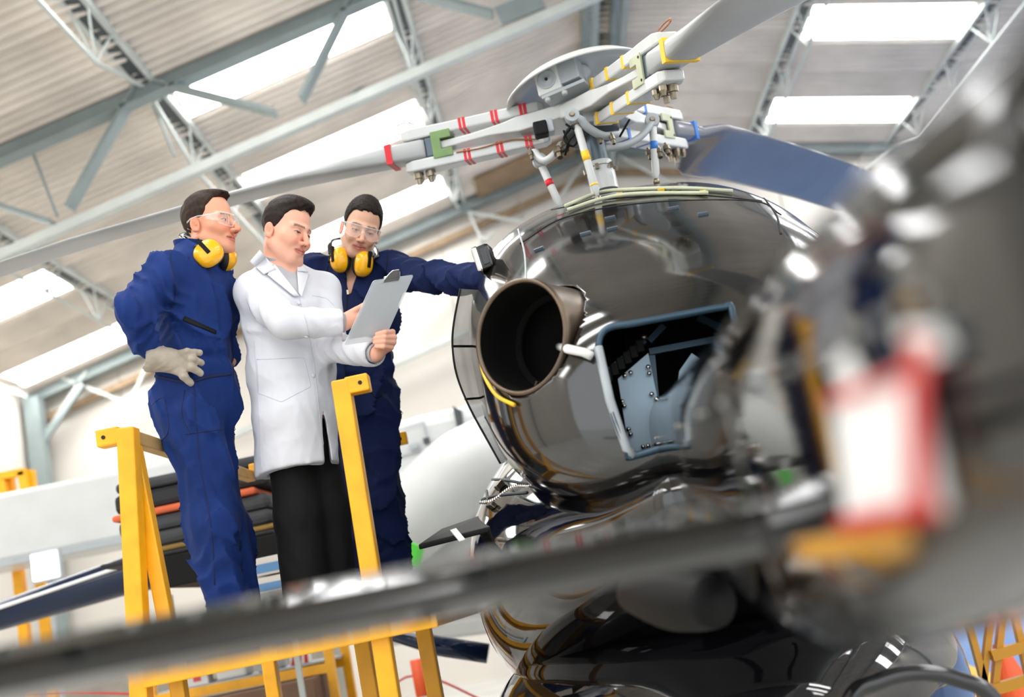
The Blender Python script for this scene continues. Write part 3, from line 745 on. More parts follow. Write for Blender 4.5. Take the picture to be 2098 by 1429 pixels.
# intake screen on the left flank, frosted mesh
out = curve_pts([at(943, 592, 4.05), at(930, 660, 4.0), at(927, 710, 3.98), at(936, 770, 3.95), at(962, 835, 3.9), at(1000, 905, 3.85), at(1025, 950, 3.8)], 24)
inn = curve_pts([at(1002, 596, 4.12), at(985, 660, 4.1), at(978, 710, 4.08), at(985, 770, 4.05), at(1005, 830, 4.0), at(1035, 890, 3.95), at(1060, 940, 3.9)], 24)
n = min(len(out), len(inn)); v = out[:n]+inn[:n]; f = [(i, i+1, n+i+1, n+i) for i in range(n-1)]
sc_ = add('intake_screen', (v, f), 'mesh_screen', hc, True); sm = sc_.modifiers.new('solid', 'SOLIDIFY'); sm.thickness = .004
add('screen_rim', tube(out[:n], .004, 6), 'black', sc_, True)
for k in (int(n*.32), int(n*.62)): add('screen_strap', bar(out[k], inn[k], .012, .006), 'black', sc_)
# navigation light box on the left shoulder
lb = at(994, 530, 4.12); A = (nrm(V(.96, -.2, .1)), None, None); A = (A[0], nrm(np.cross(V(-.18, 0, 1), A[0])), None); A = (A[0], A[1], np.cross(A[0], A[1]))
pl = add('navigation_light', box(lb, (.034, .04, .05), A), 'black_gloss', hc, bevel=.014)
add('light_bezel', box(lb-A[0]*.024, (.013, .043, .053), A), 'chrome', pl, bevel=.01)
add('light_lens', box(lb+A[0]*.008-A[1]*.036, (.014, .008, .036), A), 'black_gloss', pl, bevel=.004)
# fuselage below
FU = respline([(3.05, HX, .22, 1.42, 1.60), (3.3, HX, .42, 1.28, 1.62), (3.6, HX, .66, 1.12, 1.70), (4.0, HX, .84, .95, 1.84), (4.4, HX, .9, .8, 1.98), (5.2, HX, .93, .6, 2.15), (6.2, HX, .93, .5, 2.2), (7.4, HX, .7, .55, 1.9), (8.2, HX, .3, .8, 1.4)], 7)
fus_h = add('fuselage', loft(FU, 72, 2.5), 'black_paint', hc, smooth=True)
bvu = bvh_of(fus_h)
BE = respline([(3.2, HX-.1, .30, .50, .95), (3.5, HX-.1, .60, .42, 1.12), (4.0, HX-.08, .84, .36, 1.2), (4.8, HX, .92, .34, 1.25), (5.8, HX, .94, .36, 1.2), (7, HX, .7, .45, 1.1)], 7)
add('belly', loft(BE, 64, 2.4), 'black_paint', hc, smooth=True)
for pts in ([(940, 1000), (980, 985), (1040, 985), (1100, 1000)], [(930, 1052), (1000, 1020), (1080, 1010)], [(960, 900), (990, 960), (1000, 1030)]):
    seam_on('fuselage_seam', bvu, pts, .006, 'dark_frame', hc, .002)
# step ledge on the flank
a, b, c_, d_ = at(858, 1128, 4.0), at(905, 1095, 4.2), at(1010, 1058, 4.2), at(1030, 1085, 3.9)
st_ = add('flank_step', prism([a, b, c_, d_], (0, 0, .02)), 'black', hc, bevel=.006)
add('step_stripe', prism([at(925, 1100, 3.98)+V(0, 0, .02), at(937, 1096, 3.98)+V(0, 0, .02), at(955, 1118, 3.9)+V(0, 0, .02), at(943, 1122, 3.9)+V(0, 0, .02)], (0, 0, .004)), 'white', st_)
# equipment brackets on the fuselage flank (vents, hinges, clips)
for (x, y, w, hh, m) in ((952, 1010, .045, .05, 'bay_frame'), (975, 1000, .02, .06, 'chrome'), (1003, 985, .025, .05, 'black_gloss'), (930, 1020, .02, .045, 'chrome'), (1028, 1000, .02, .04, 'metal'), (955, 1050, .07, .025, 'steel_dark'), (1012, 1040, .05, .02, 'metal')):
    h_ = hit(bvu, x, y)
    if h_: add('flank_fitting', box(h_[0]+h_[1]*.012, (w/2, hh/2, .012), frame(np.cross(V(0, 0, 1), h_[1]), h_[1])), m, hc, bevel=.004)
for k in range(26):
    h_ = hit(bvu, 985+4.2*k, 1030-1.6*k+6*math.sin(k*.3))
    if h_: 
        o = bpy.data.objects.new('rivet', bolt_me); C.objects.link(o); o.parent = hc; o.location = h_[0]
# skids
for s in (-1, 1):
    x = HX+s*1.05
    add('skid', tube(curve_pts([(x, 3.4, .14), (x, 5.5, .13), (x, 7.2, .15), (x, 7.9, .4)], 20), .045, 12), 'black_gloss', hc, True)
    for y in (4.4, 6.3): add('skid_strut', tube(curve_pts([(x, y, .14), (HX+s*.85, y, .38), (HX+s*.4, y, .5), (HX, y, .5)], 14), .035, 10), 'black_gloss', hc, True)
# dark pod under the boom root
add('tail_guard', tube(curve_pts([at(1290, 1215, 2.6), at(1340, 1222, 2.5), at(1400, 1232, 2.4), at(1466, 1235, 2.3)], 16), [.03]+[.045+.02*math.sin(i*.2) for i in range(15)]+[.03]*6, 16), 'black', hc, True)
# tail boom
BO = [(.42, .335, .13, 1.315, 1.545), (.6, .335, .145, 1.30, 1.56), (.9, .345, .16, 1.25, 1.59), (1.4, .385, .185, 1.22, 1.635), (2.2, .465, .215, 1.28, 1.73), (3.0, .55, .245, 1.36, 1.83), (3.5, .575, .26, 1.41, 1.88)]
rs = []
for (Y, x, r, zb_, zt_) in respline(BO, 8):
    rs.append(ring(V(x, Y, (zb_+zt_)/2), V(1, 0, 0), V(0, 0, 1), r, (zt_-zb_)/2, 96, 4.0))
boom = add('tail_boom', skin_rings(rs), 'black_boom', hc, smooth=True)
bvb = bvh_of(boom)
riv_me = mesh_of(*sphere((0, 0, 0), .0048, 8, 5), smooth=True); riv_me.materials.append(MATS['rivet'])
for k in range(13):
    t = k/12; h_ = hit(bvb, 1345+(1905-1345)*t, 898+(612-898)*t)
    if h_: o = bpy.data.objects.new('rivet', riv_me); C.objects.link(o); o.parent = boom; o.location = h_[0]+h_[1]*.002
for ys in (1.15, 2.0):
    i_ = min(range(len(rs)), key=lambda i: abs(rs[i][0][1]-ys)); cc = np.mean(rs[i_], axis=0)
    add('boom_joint', skin_rings([[cc+(p-cc)*1.012+V(0, dy, 0) for p in rs[i_]] for dy in (-.015, .015)], False), 'black_gloss', boom, True)
# placard hanging on the boom
pc = patch_on('warning_placard', bvb, ((1725, 800), (1900, 740), (1965, 1040), (1760, 1085)), 'white', boom, .004, .004, 8)
for nm, q, m in (('placard_band', ((1895, 770), (1930, 750), (1945, 1050), (1900, 1060)), 'red'), ('placard_border', ((1735, 1050), (1950, 1010), (1955, 1045), (1750, 1080)), 'red'),
                 ('placard_border', ((1728, 805), (1900, 745), (1902, 765), (1730, 828)), 'print_red')):
    patch_on(nm, bvb, q, m, pc if pc else boom, .009, .002, 5)
patch_on('amber_reflection', bvb, ((1640, 1100), (1880, 1072), (1895, 1118), (1660, 1144)), 'amber', boom, .006, .003, 6)  # amber patch painted in for the yellow platform's reflection in the boom
tg = patch_on('warning_tag', bvb, ((1895, 690), (1925, 682), (1940, 760), (1900, 770)), 'print_red', boom, .006, .003, 5)
patch_on('reflective_patch', bvb, ((1870, 668), (1950, 668), (1975, 715), (1900, 735)), 'white', boom, .005, .003, 5)
patch_on('reflective_patch', bvb, ((1725, 745), (1760, 715), (1790, 775), (1755, 795)), 'white', boom, .005, .003, 5)
# horizontal stabiliser
SY, SX0, SX1 = 1.08, -.95, .36
prof = [(0, .0), (.012, .016), (.06, .027), (.14, .03), (.24, .022), (.34, .004), (.34, -.004), (.24, -.018), (.14, -.026), (.06, -.024), (.012, -.014)]
z0, z1 = at(0, 1388, SY)[2]+.0, at(1500, 1092, SY)[2]+.0
XA, XB = at(0, 1388, SY)[0], at(1500, 1092, SY)[0]
sz = lambda x: z0+(z1-z0)*(x-XA)/(XB-XA)
stab = add('stabiliser', skin_rings([[V(x, SY-.02+u*.9, sz(x)+w*1.12) for u, w in prof] for x in np.linspace(SX0, SX1, 12)]), 'black_boom', hc, smooth=False, bevel=0)
for k, (x, y) in enumerate(((500, 1228), (620, 1208), (740, 1190), (880, 1152), (1000, 1140), (1130, 1122), (1250, 1098), (380, 1250), (250, 1270), (1400, 1080))):
    d = ray(x, y); p = at(x, y, SY-.01); o = bpy.data.objects.new('rivet', riv_me); C.objects.link(o); o.parent = stab; o.location = (p[0], SY+.012, sz(p[0])+.024)
# ------------------------------------------------------------------ rotor head
hub = at(1194, 236, 4.6)
HZ = hub[2]
def rd(az): a = R(az); return V(math.cos(a), math.sin(a), 0)
AZ = (171.6, -68.4, 51.6); CONE = (-.004, -.066, .011); KR = .946
TAPE = ('tape_red', 'tape_yellow', 'tape_blue')
mast = add('mast', lathe([(.046, 2.95), (.046, HZ-.02)], (hub[0]+.02, hub[1], 0), (0, 0, 1), 24, up=(0, 1, 0)), 'steel_dark', hc, True)
for i, p in enumerate([(.062, 2.96, 3.045), (.054, 3.045, 3.07), (.058, 3.072, 3.095)]):
    add('mast_collar', lathe([(.045, p[1]), (p[0], p[1]), (p[0], p[2]), (.045, p[2])], (hub[0]+.02, hub[1], 0), (0, 0, 1), 24, up=(0, 1, 0)), 'white_paint', mast)
for k in range(6):
    a = R(60*k+15); add('collar_bolt', box((hub[0]+.02+.068*math.cos(a), hub[1]+.068*math.sin(a), 3.06), (.009, .009, .012)), 'metal', mast, bevel=.002)
add('swash_plate', lathe([(.04, HZ-.115), (.12, HZ-.11), (.13, HZ-.09), (.12, HZ-.07), (.04, HZ-.065)], (hub[0]+.02, hub[1], 0), (0, 0, 1), 28, up=(0, 1, 0)), 'dark_frame', mast, True)
# star: flat central plate with three flexing arms
star = add('rotor_star', lathe([(0, -.022), (.13, -.022), (.14, -.01), (.14, .015), (.13, .025), (0, .025)], (hub[0], hub[1], HZ), nrm(V(.037, -.135, 1)), 36, up=(0, 1, 0)), 'white_paint', hc)
for i, az in enumerate(AZ):
    d = rd(az); d = nrm(d+V(0, 0, d @ V(-.037, .135, 0)+CONE[i])); s = nrm(np.cross(V(.037, -.135, 1), d)); U = np.cross(d, s); d = d*KR; o0 = V(hub[0], hub[1], HZ)
    rr = [(.08, .15, .03), (.2, .115, .032), (.3, .095, .034), (.36, .085, .026), (.45, .075, .018), (.55, .055, .016), (.66, .04, .018), (.74, .035, .02)]
    add('star_arm', skin_rings([[o0+d*r+s*w*a+U*(h_*b) for a, b in ((-1, -1), (1, -1), (1, 1), (-1, 1))] for r, w, h_ in rr]), 'white_paint', star, bevel=.006)
    # two sleeves, above and below
    for zs in (1, -1):
        R0, R1 = .17, .88
        pts = [(R0, .03, .016), (R0+.03, .045, .024), (.4, .048, .025), (.66, .05, .025), (.74, .054, .026), (R1-.04, .055, .026), (R1, .042, .02)]
        sl = add('blade_sleeve', skin_rings([[o0+d*r+s*w*a+U*(zs*.073+h_*b) for a, b in ((-1, -1), (1, -1), (1, 1), (-1, 1))] for r, w, h_ in pts]), 'white_paint', hc, bevel=.008)
        for rt in ((.26, .28, .40, .42, .56, .58) if i == 0 else ((.24,), (.24, .40, .56), (.3, .5))[i] if i else ()):
            wt = .007 if i == 0 else .011
            add('tape', skin_rings([[o0+d*(rt+e_)+s*.0495*a+U*(zs*.073+.0262*b) for a, b in ((-1, -1), (1, -1), (1, 1), (-1, 1))] for e_ in (-wt, wt)]), TAPE[i], sl)
        if zs < 0:
            for rb_ in (.77, .83):
                add('bolt', lathe([(0, -.055), (.012, -.055), (.014, -.03), (.022, -.028), (.022, 0)], o0+d*rb_+U*(-.098)+s*.01, U, 10, up=(0, 1, 0)), 'metal', sl)
                add('bolt', lathe([(0, -.04), (.009, -.04), (.016, -.02), (.016, 0)], o0+d*rb_+U*(-.098)-s*.03, U, 8, up=(0, 1, 0)), 'metal', sl)
            add('safety_wire', tube(curve_pts([o0+d*.62+s*.053+U*(-.055), o0+d*.5+s*.054+U*(-.06), o0+d*.35+s*.054+U*(-.055), o0+d*.22+s*.06+U*(-.08)], 16), .0035, 6), 'copper', sl)
        else:
            add('wire_loop', tube([o0+d*(.86+.05*math.cos(t))+s*(.0+.02*math.sin(t))+U*(.11+.022*math.sin(t)+.01) for t in np.linspace(0, 6.2, 18)], .0035, 6), 'copper', sl)
    # adapter bracket: a C-shaped green plate
    A = (d/KR, s, U); gp = 'green_paint' if i == 0 else 'olive_paint'
    for sg in (-1, 1):
        cp = [(.688, .062), (.732, .062), (.732, -.062), (.635, -.062), (.635, -.024), (.688, -.024), (.688, .024), (.635, .024), (.635, .062)]
        ab = add('adapter_bracket', prism([o0+d*a_+s*(sg*.052-.006)+U*b_ for a_, b_ in cp], s*.012), gp, hc, bevel=.003)
    add('elastomer_block', box(o0+d*.745, (.022, .046, .045), A), 'steel_dark', ab, bevel=.006)
    for zz in (.045, -.045): add('hole', lathe([(0, 0), (.006, 0), (.006, .003)], o0+d*.72-s*.0595+U*(zz), s, 8), 'dark', ab)
    # blade
    stn = [(.77, .055, .043, 0), (.79, .06, .046, 0), (.95, .07, .044, 0), (1.15, .10, .036, -.004), (1.45, .14, .026, -.012), (1.9, .17, .019, -.03), (2.6, .175, .016, -.07), (3.6, .175, .014, -.16), (4.8, .175, .012, -.30), (5.2, .17, .01, -.36)]
    if i == 2: stn = stn[:3]+[(1.02, .08, .04, 0), (1.08, .17, .03, -.002)]+[(r, .185, h_, dz) for r, w, h_, dz in stn[3:]]
    bl = []
    for r, w, h_, dz in stn:
        tw = R(-6)*min(1, max(0, (r-.9)/.8)) if i != 2 else R(-24)*min(1, max(0, (r-.97)/.12))
        fl_ = min(1, max(0, (r-.9)/.6))
        ring_ = []
        for t in np.linspace(0, 2*math.pi, 20, endpoint=False):
            cx_, cz_ = math.cos(t), math.sin(t)
            e = 2/(5-3*fl_*1.0+1e-6)
            xx = math.copysign(abs(cx_)**e, cx_)*w; zz = math.copysign(abs(cz_)**e, cz_)*h_*(1-.5*fl_*(.5-.5*cx_))
            ring_.append(o0+d*r+s*(xx*math.cos(tw)-zz*math.sin(tw))*(1)+U*(dz+zz*math.cos(tw)+xx*math.sin(tw)-(w*math.sin(abs(tw))*.85 if i == 2 else 0)))
        bl.append(ring_)
    b_ = add('rotor_blade', skin_rings(bl), 'blade_dark' if i == 2 else 'blade_grey', hc, smooth=True)
    add('tape', skin_rings([[o0+d*rt+s*1.02*(.072*a)+U*(.0455*b) for a, b in ((-1, -1), (1, -1), (1, 1), (-1, 1))] for rt in (.93, .96)]), TAPE[i], b_)
    # pitch horn and link
foot = [(1150, 428, 4.5), (1226, 408, 4.32), (1345, 372, 4.5)]; top = [(1106, 332, 4.5), (1180, 250, 4.32), (1336, 240, 4.5)]; mid = [(1125, 375, 4.5), (1195, 320, 4.32), (1338, 322, 4.5)]
for i in range(3):
    a, b, m_ = at(*foot[i]), at(*top[i]), at(*mid[i])
    lk = add('pitch_link', tube([a, a+(b-a)*.08, a+(b-a)*.12, a+(b-a)*.9, a+(b-a)*.94, b], [.008, .01, .0165, .0165, .01, .009], 12), 'white_paint', hc, True)
    t = .55; q = a+(b-a)*t; add('tape', tube([q-(b-a)*.06, q+(b-a)*.06], .0175, 12), TAPE[i], lk, True)
    if i == 1: q = a+(b-a)*.18; add('tape', tube([q-(b-a)*.012, q+(b-a)*.012], .0175, 12), TAPE[i], lk, True)
    add('rod_end', sphere(b, .018), 'metal', lk, True); add('rod_end', sphere(a, .016), 'metal', lk, True)
horns = [[(1106, 330, 4.5), (1095, 312, 4.48), (1115, 330, 4.45), (1140, 312, 4.45), (1150, 296, 4.5)],
         [(1172, 238, 4.3), (1190, 245, 4.3), (1205, 262, 4.32), (1235, 278, 4.36), (1265, 276, 4.42)],
         [(1336, 248, 4.5), (1328, 262, 4.48), (1310, 282, 4.45), (1280, 298, 4.42), (1242, 304, 4.42)]]
for i, hp in enumerate(horns):
    ho = add('pitch_horn', tube(curve_pts([at(*p) for p in hp], 20), .02, 10, flat=.8), ('white_paint', 'grey_paint', 'grey_paint')[i], hc, True)
    e_ = at(*hp[0]); add('horn_eye', lathe([(.012, -.02), (.03, -.02), (.032, -.015), (.032, .015), (.03, .02), (.012, .02)], e_, (0, 1, 0), 18), 'grey_paint', ho)
    add('horn_bolt', lathe([(0, -.03), (.01, -.03), (.013, -.02), (.013, .03)], e_, (0, 1, 0), 8), 'metal', ho)
for (x, y, Y, r) in ((1145, 312, 4.42, .022), (1158, 298, 4.45, .02), (1228, 283, 4.36, .012), (1255, 284, 4.36, .012), (1350, 312, 4.5, .018), (1366, 305, 4.5, .016), (1330, 315, 4.52, .014), (1088, 316, 4.45, .012)):
    add('hub_bolt', lathe([(0, -.03), (r*.6, -.03), (r*.7, -.01), (r, -.008), (r, .012), (r*.5, .02), (r*.5, .03), (0, .03)], at(x, y, Y), (0, .3, 1), 10), 'metal', hc)
for pts in (((1170, 262, 4.4), (1155, 285, 4.38), (1175, 300, 4.38), (1190, 275, 4.4)), ((1155, 268, 4.42), (1165, 300, 4.4), (1150, 312, 4.4)), ((1270, 280, 4.35), (1280, 262, 4.3), (1290, 245, 4.3)), ((1160, 255, 4.4), (1180, 270, 4.35), (1165, 290, 4.35), (1158, 318, 4.4))):
    add('wire', tube(curve_pts([at(*p) for p in pts], 14), .005, 6), 'black', hc, True)
# spherical hub stops (black and white blocks)
for (x, y, Y, m) in ((1120, 262, 4.42, 'grey_paint'), (1108, 266, 4.4, 'black'), (1228, 225, 4.5, 'black'), (1210, 240, 4.45, 'grey_paint')):
    add('hub_spacer', box(at(x, y, Y), (.03, .03, .032)), m, hc, bevel=.008)
# dish on top
dc = at(1178, 160, 4.58)
DR, DZ = .33, dc[2]-.02
dish = add('hub_dish', lathe([(0, .075), (.1, .07), (.2, .05), (.28, .018), (DR, -.02), (DR+.004, -.03), (DR-.006, -.03), (.27, .006), (.19, .038), (.1, .056), (0, .06)], (dc[0], dc[1], DZ), nrm(V(-.09, -.03, 1)), 56, up=(0, 1, 0)), 'white_paint', hc, True)
add('dish_column', lathe([(.085, .055), (.09, .04), (.085, .03), (.07, .025), (.055, -.04), (.05, -.2)], (hub[0]-.01, hub[1], DZ), (0, 0, 1), 28, up=(0, 1, 0)), 'white_paint', dish, True)
bc = at(1130, 172, 4.42); Ab = frame(V(.93, -.36, .03)); 
vb = add('vibration_absorber', box(bc, (.055, .055, .06), Ab), 'white_paint', hc, bevel=.008)
nrmf = -Ab[1] if Ab[1][1] > 0 else Ab[1]
add('dial', lathe([(0, .004), (.01, .004), (.012, .0), (.03, .0), (.036, .004), (.042, .004), (.042, -.004)], bc+nrmf*.056, nrmf, 28), 'grey_paint', vb, True)
add('dial_centre', lathe([(0, .008), (.007, .008), (.007, 0)], bc+nrmf*.056, nrmf, 12), 'dark', vb)
add('absorber_arm', box(bc+Ab[0]*.09+V(0, 0, .01), (.05, .045, .05), Ab), 'grey_paint', vb, bevel=.006)
add('absorber_plate', box(bc+Ab[0]*.06+V(0, 0, -.068), (.1, .055, .008), Ab), 'grey_paint', vb, bevel=.003)
for k in (-.02, .06): add('absorber_foot', lathe([(0, 0), (.012, .0), (.014, .02)], bc+Ab[0]*k+nrmf*.04+V(0, 0, -.09), (0, 0, 1), 10, up=(0, 1, 0)), 'white_paint', vb, True)
add('green_ball', sphere(at(1182, 172, 4.5), .045, 18, 12), 'ball_green', vb, True)
# ------------------------------------------------------------------ people
def axes(yaw, pitch=0.0, roll=0.0):                    # rows: right, forward, up
    y, p, r = R(yaw), R(pitch), R(roll)
    f = V(math.cos(y)*math.cos(p), math.sin(y)*math.cos(p), math.sin(p)); rt = nrm(np.cross(f, V(0, 0, 1))); up = np.cross(rt, f)
    return np.array([rt*math.cos(r)+up*math.sin(r), f, up*math.cos(r)-rt*math.sin(r)])
HS = (1.04, 1.04, 1.0)                                # head scale: width, depth, height
def head_fn(jaw=1.0, nose=1.0, smile=0.0, sc=1.0, ear=1.0):
    S = SDF()
    S.u(ell((0, -.012, .050), (.0745, .097, .099)), .01)
    S.u(ell((0, .026, -.022), (.063*jaw, .062, .088)), .025)
    S.u(ell((0, .034, -.076), (.050*jaw, .047, .040)), .025)
    S.u(rcone((-.012, .074, -.100), (.012, .074, -.100), .017, .017), .022)
    for s in (-1, 1):
        S.u(rcone((s*.056*jaw, -.008, -.056), (s*.022, .062, -.098), .018, .017), .025)
        S.u(rcone((s*.006, .086, .026), (s*.046, .068, .026), .011, .011), .014)          # brow
        S.s(ell((s*.031, .104, .006), (.020, .019, .014)), .014)                          # socket
        S.u(ell((s*.031, .0725, .006), (.0165, .0165, .0145)), .004)                      # lid and ball
        S.u(rcone((s*.052, .052, -.016), (s*.038, .072, -.030), .020, .018+.004*smile), .022)   # cheek
    S.u(rcone((0, .088, .016), (0, .106*nose, -.012), .0075, .0100), .009)
    S.u(rcone((0, .106*nose, -.012), (0, .1185*nose, -.031), .0092, .0108), .006)
    for s in (-1, 1): S.u(ell((s*.0125, .1015*nose, -.035), (.0085, .013, .0085)), .006)
    for s in (-1, 1): S.s(ell((s*.0065, .106*nose, -.044), (.0042, .006, .005)), .003)
    S.u(ell((0, .078, -.064), (.030, .020, .022)), .016)                                   # mouth mound
    for s in (-1, 1):
        c = (s*(.026+.004*smile), .081, -.0655+.006*smile)
        S.u(rcone((0, .0975, -.0600), c, .0052, .0030), .004); S.u(rcone((0, .0965, -.0725), c, .0062, .0030), .004)
        S.s(rcone((0, .1035, -.0662), (s*(.028+.004*smile), .088, -.0655+.007*smile), .0024, .0012), .002)
    for s in (-1, 1):
        E_ = np.array([[math.cos(R(18*s)), math.sin(R(18*s)), 0], [-math.sin(R(18*s)), math.cos(R(18*s))*.98, .17], [0, -.17, .98]])
        S.u(ell((s*.080*ear, -.014, -.009), (.0065, .0185, .032), E_), .006)
        S.s(ell((s*.0895*ear, -.009, -.004), (.0105, .0125, .022), E_), .003)
        S.u(rcone((s*.083*ear, -.013, .004), (s*.083*ear, -.008, -.012), .003, .003), .004)
        S.u(rcone((s*.081*ear, -.016, -.031), (s*.080*ear, -.004, -.034), .0065, .005), .006)
    sv = np.asarray(HS, np.float32)
    return lambda P: S(P/sv)
def hair_fn(style):
    S = SDF()
    if style == 'side': S.u(ell((0, -.012, .055), (.0790, .1025, .1030)), .01).u(ell((0, .045, .125), (.05, .045, .02)), .04)
    elif style == 'curl': S.u(ell((0, -.012, .056), (.080, .102, .107)), .01)
    else: S.u(ell((0, -.014, .055), (.0780, .1010, .1015)), .01).u(ell((0, .05, .126), (.04, .036, .014)), .03)
    def zline(P):
        y = P[:, 1]; ax = np.abs(P[:, 0])
        pts = {'short': ([-.12, -.075, -.035, -.022, -.004, .012, .03, .048, .075, .1], [-.092, -.085, -.050, .022, .016, .016, .062, .098, .110, .114]),
               'side': ([-.12, -.075, -.04, -.026, -.006, .010, .026, .045, .07, .1], [-.085, -.078, -.040, .022, -.020, -.014, .044, .080, .094, .094]),
               'curl': ([-.12, -.075, -.04, -.026, -.006, .012, .028, .045, .07, .1], [-.085, -.078, -.040, .022, -.008, -.004, .050, .080, .092, .094])}[style]
        return np.interp(y, *pts)+.004*np.sin(ax*160)
    S.i(lambda P: (zline(P)-P[:, 2])*.75, .016)
    S.s(ell((0, -.012, .048), (.070, .09, .092)), .0)
    if style == 'curl':
        K = rng.normal(size=(9, 3)); K = K/np.linalg.norm(K, axis=1)[:, None]*260; ph = rng.uniform(0, 6, 9)
        S.d(lambda P: -.0035*np.abs(np.sin(P @ K.T+ph)).mean(1)*1.6+.002)
    else:
        S.d(lambda P: .0012*np.sin(P[:, 0]*230+20*P[:, 1]+3*np.sin(P[:, 2]*60))+.0008*np.sin(P[:, 0]*95-P[:, 2]*90+40*P[:, 1]))
    sv = np.asarray(HS, np.float32)
    return lambda P: S(P/sv)
def skin_col(base, o, A, lips=(190, 98, 90), brow=(60, 42, 32), stub=.12, lid=.45, sc=1.0, red=1.0, gaze=0.0):
    o = np.asarray(o); base = np.array(rgb(*base)[:3]); lp = np.array(rgb(*lips)[:3]); br = np.array(rgb(*brow)[:3])
    def mixc(c, t, w): w = np.clip(w, 0, 1)[:, None]; return c*(1-w)+np.asarray(t)*w
    def fn(v):
        p = ((v-o) @ np.asarray(A).T)/np.asarray(HS); x, y, z = p.T; ax = np.abs(x); inh = (np.linalg.norm(p, axis=1) < .17)
        c = np.tile(base, (len(v), 1)); K = rng.normal(size=(6, 3))*55; c = c*(1+.05*np.sin(v @ K.T).mean(1))[:, None]
        rd_ = base*np.array([1.0, .62, .55])
        g = lambda cx, cz, s: np.exp(-((ax-cx)**2+(z-cz)**2)/s**2)
        c = mixc(c, rd_, .55*red*g(.042, -.026, .022)*(y > .02)); c = mixc(c, rd_, .6*red*g(0, -.03, .016)*(y > .08)); c = mixc(c, rd_, .5*red*(ax > .074)*inh*(np.abs(y+.012) < .03))
        st = np.clip((-z-.036)/.02, 0, 1)*np.clip((y+.005)/.03, 0, 1)*inh*(z > -.125)
        c = mixc(c, base*np.array([.42, .45, .5]), stub*4*st*.6)
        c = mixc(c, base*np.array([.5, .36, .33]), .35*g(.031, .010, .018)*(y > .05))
        lw = np.clip(1.25-(ax/.030)**2-((z+.066-.08*ax*.3)/.0115)**2, 0, .35)/.35*(y > .075); c = mixc(c, lp, lw*.85)
        c = mixc(c, (.05, .015, .012), (np.abs(z+.0662-ax*.14) < .0017)*(ax < .030)*(y > .08)*.8)
        c = mixc(c, (.035, .012, .01), (np.abs(ax-.007) < .004)*(np.abs(z+.0425) < .0028)*(y > .098)*.8)
        bz = .0285+.10*(ax-.012)-2.2*np.clip(ax-.034, 0, 1)**2*8
        c = mixc(c, br, ((ax > .011) & (ax < .052) & (np.abs(z-bz) < .0045) & (y > .045))*.75)
        ez = (z-.0045); e = (ax-.031)/.0145; hi_ = .0065*(1-lid)*np.sqrt(np.clip(1-e*e, 0, 1)); lo_ = -.0042*np.sqrt(np.clip(1-e*e, 0, 1))
        ins = (np.abs(e) < 1) & (ez < hi_) & (ez > lo_) & (y > .05)
        c[ins] = (.55, .5, .47)
        ir = ins & ((x-np.sign(x)*.031-gaze)**2+(ez-.0005+.003*lid)**2 < .0056**2); c[ir] = (.045, .022, .012)
        lash = (np.abs(e) < 1.12) & (np.abs(ez-hi_) < .0016) & (y > .05); c[lash] = (.025, .012, .008)
        return np.concatenate([c, np.ones((len(c), 1))], 1)
    return fn
def folds(amp, fr, seed, zst=1.0, A=None):
    r_ = np.random.default_rng(seed); K = r_.normal(size=(4, 3)); K[:, 2] *= zst; K = (K/np.linalg.norm(K, axis=1)[:, None]*fr).astype(np.float32); K2 = (r_.normal(size=(4, 3))*fr*.35).astype(np.float32); ph = r_.uniform(0, 6, 4).astype(np.float32)
    def fn(P):
        s = np.abs(np.sin(.5*(P @ K.T+ph+1.6*np.sin(P @ K2.T)))); return (amp*(np.sqrt(np.minimum(s[:, 0], s[:, 1])+.01)+.5*np.sqrt(np.minimum(s[:, 2], s[:, 3])+.01)-.85)).astype(np.float32)
    return fn
def cuff_folds(a, b, amp, n):                           # rings of creases along a limb
    a = np.asarray(a, np.float32); d = np.asarray(b, np.float32)-a; L = float(np.linalg.norm(d)); d = d/L
    _, s_, u_ = frame(d); s_ = s_.astype(np.float32); u_ = u_.astype(np.float32)
    def fn(P):
        p = P-a; t = (p @ d)/L; q = p-(p @ d)[:, None]*d; r = np.sqrt((q*q).sum(1)); m = np.clip(1-np.abs(t-.5)*2, 0, 1)*(r < .13)
        return (amp*m*(np.abs(np.sin(t*n*3.14+2.2*(p @ s_)/.06+1.2*np.sin((p @ u_)/.03)))-.6)).astype(np.float32)
    return fn
def finger(pts, r): return [(pts[k], pts[k+1], r*(1-.09*k), r*(1-.09*(k+1))) for k in range(len(pts)-1)]
def muffs(label, near, far, bandpts, nn, nf, w=.052, hh=.056, d=.045, upv=(0, 0, 1)):
    e = empty('ear_muffs', label, 'ear muffs', 'yellow ear muffs round the necks')
    for c, n_ in ((near, nn), (far, nf)):
        n_ = nrm(n_); _, s_, u_ = frame(n_, upv)
        pr = [(0, 1), (.45, .97), (.72, .86), (.9, .62), (.985, .33), (1, .12), (.99, .0)]
        cup = add('ear_cup', skin_rings([ring(np.asarray(c)+n_*d*h_, s_, u_, max(w*r_, 1e-4), max(hh*r_, 1e-4), 28, 2.4) for r_, h_ in pr], False), 'muff', e, True)
        add('cushion', skin_rings([ring(np.asarray(c)+n_*h_, s_, u_, w*r_, hh*r_, 28, 2.4) for r_, h_ in ((.5, -.024), (.86, -.024), (.98, -.014), (.98, .0), (.9, .003))], False), 'rubber', cup, True)
        add('slider', box(np.asarray(c)+n_*d*.97+u_*.02+s_*.0, (.008, .036, .006), (s_, u_, n_)), 'black', cup, bevel=.002)
    add('headband', tube(curve_pts(bandpts, 30), .012, 8, flat=.55), 'black_gloss', e, True)
    return e
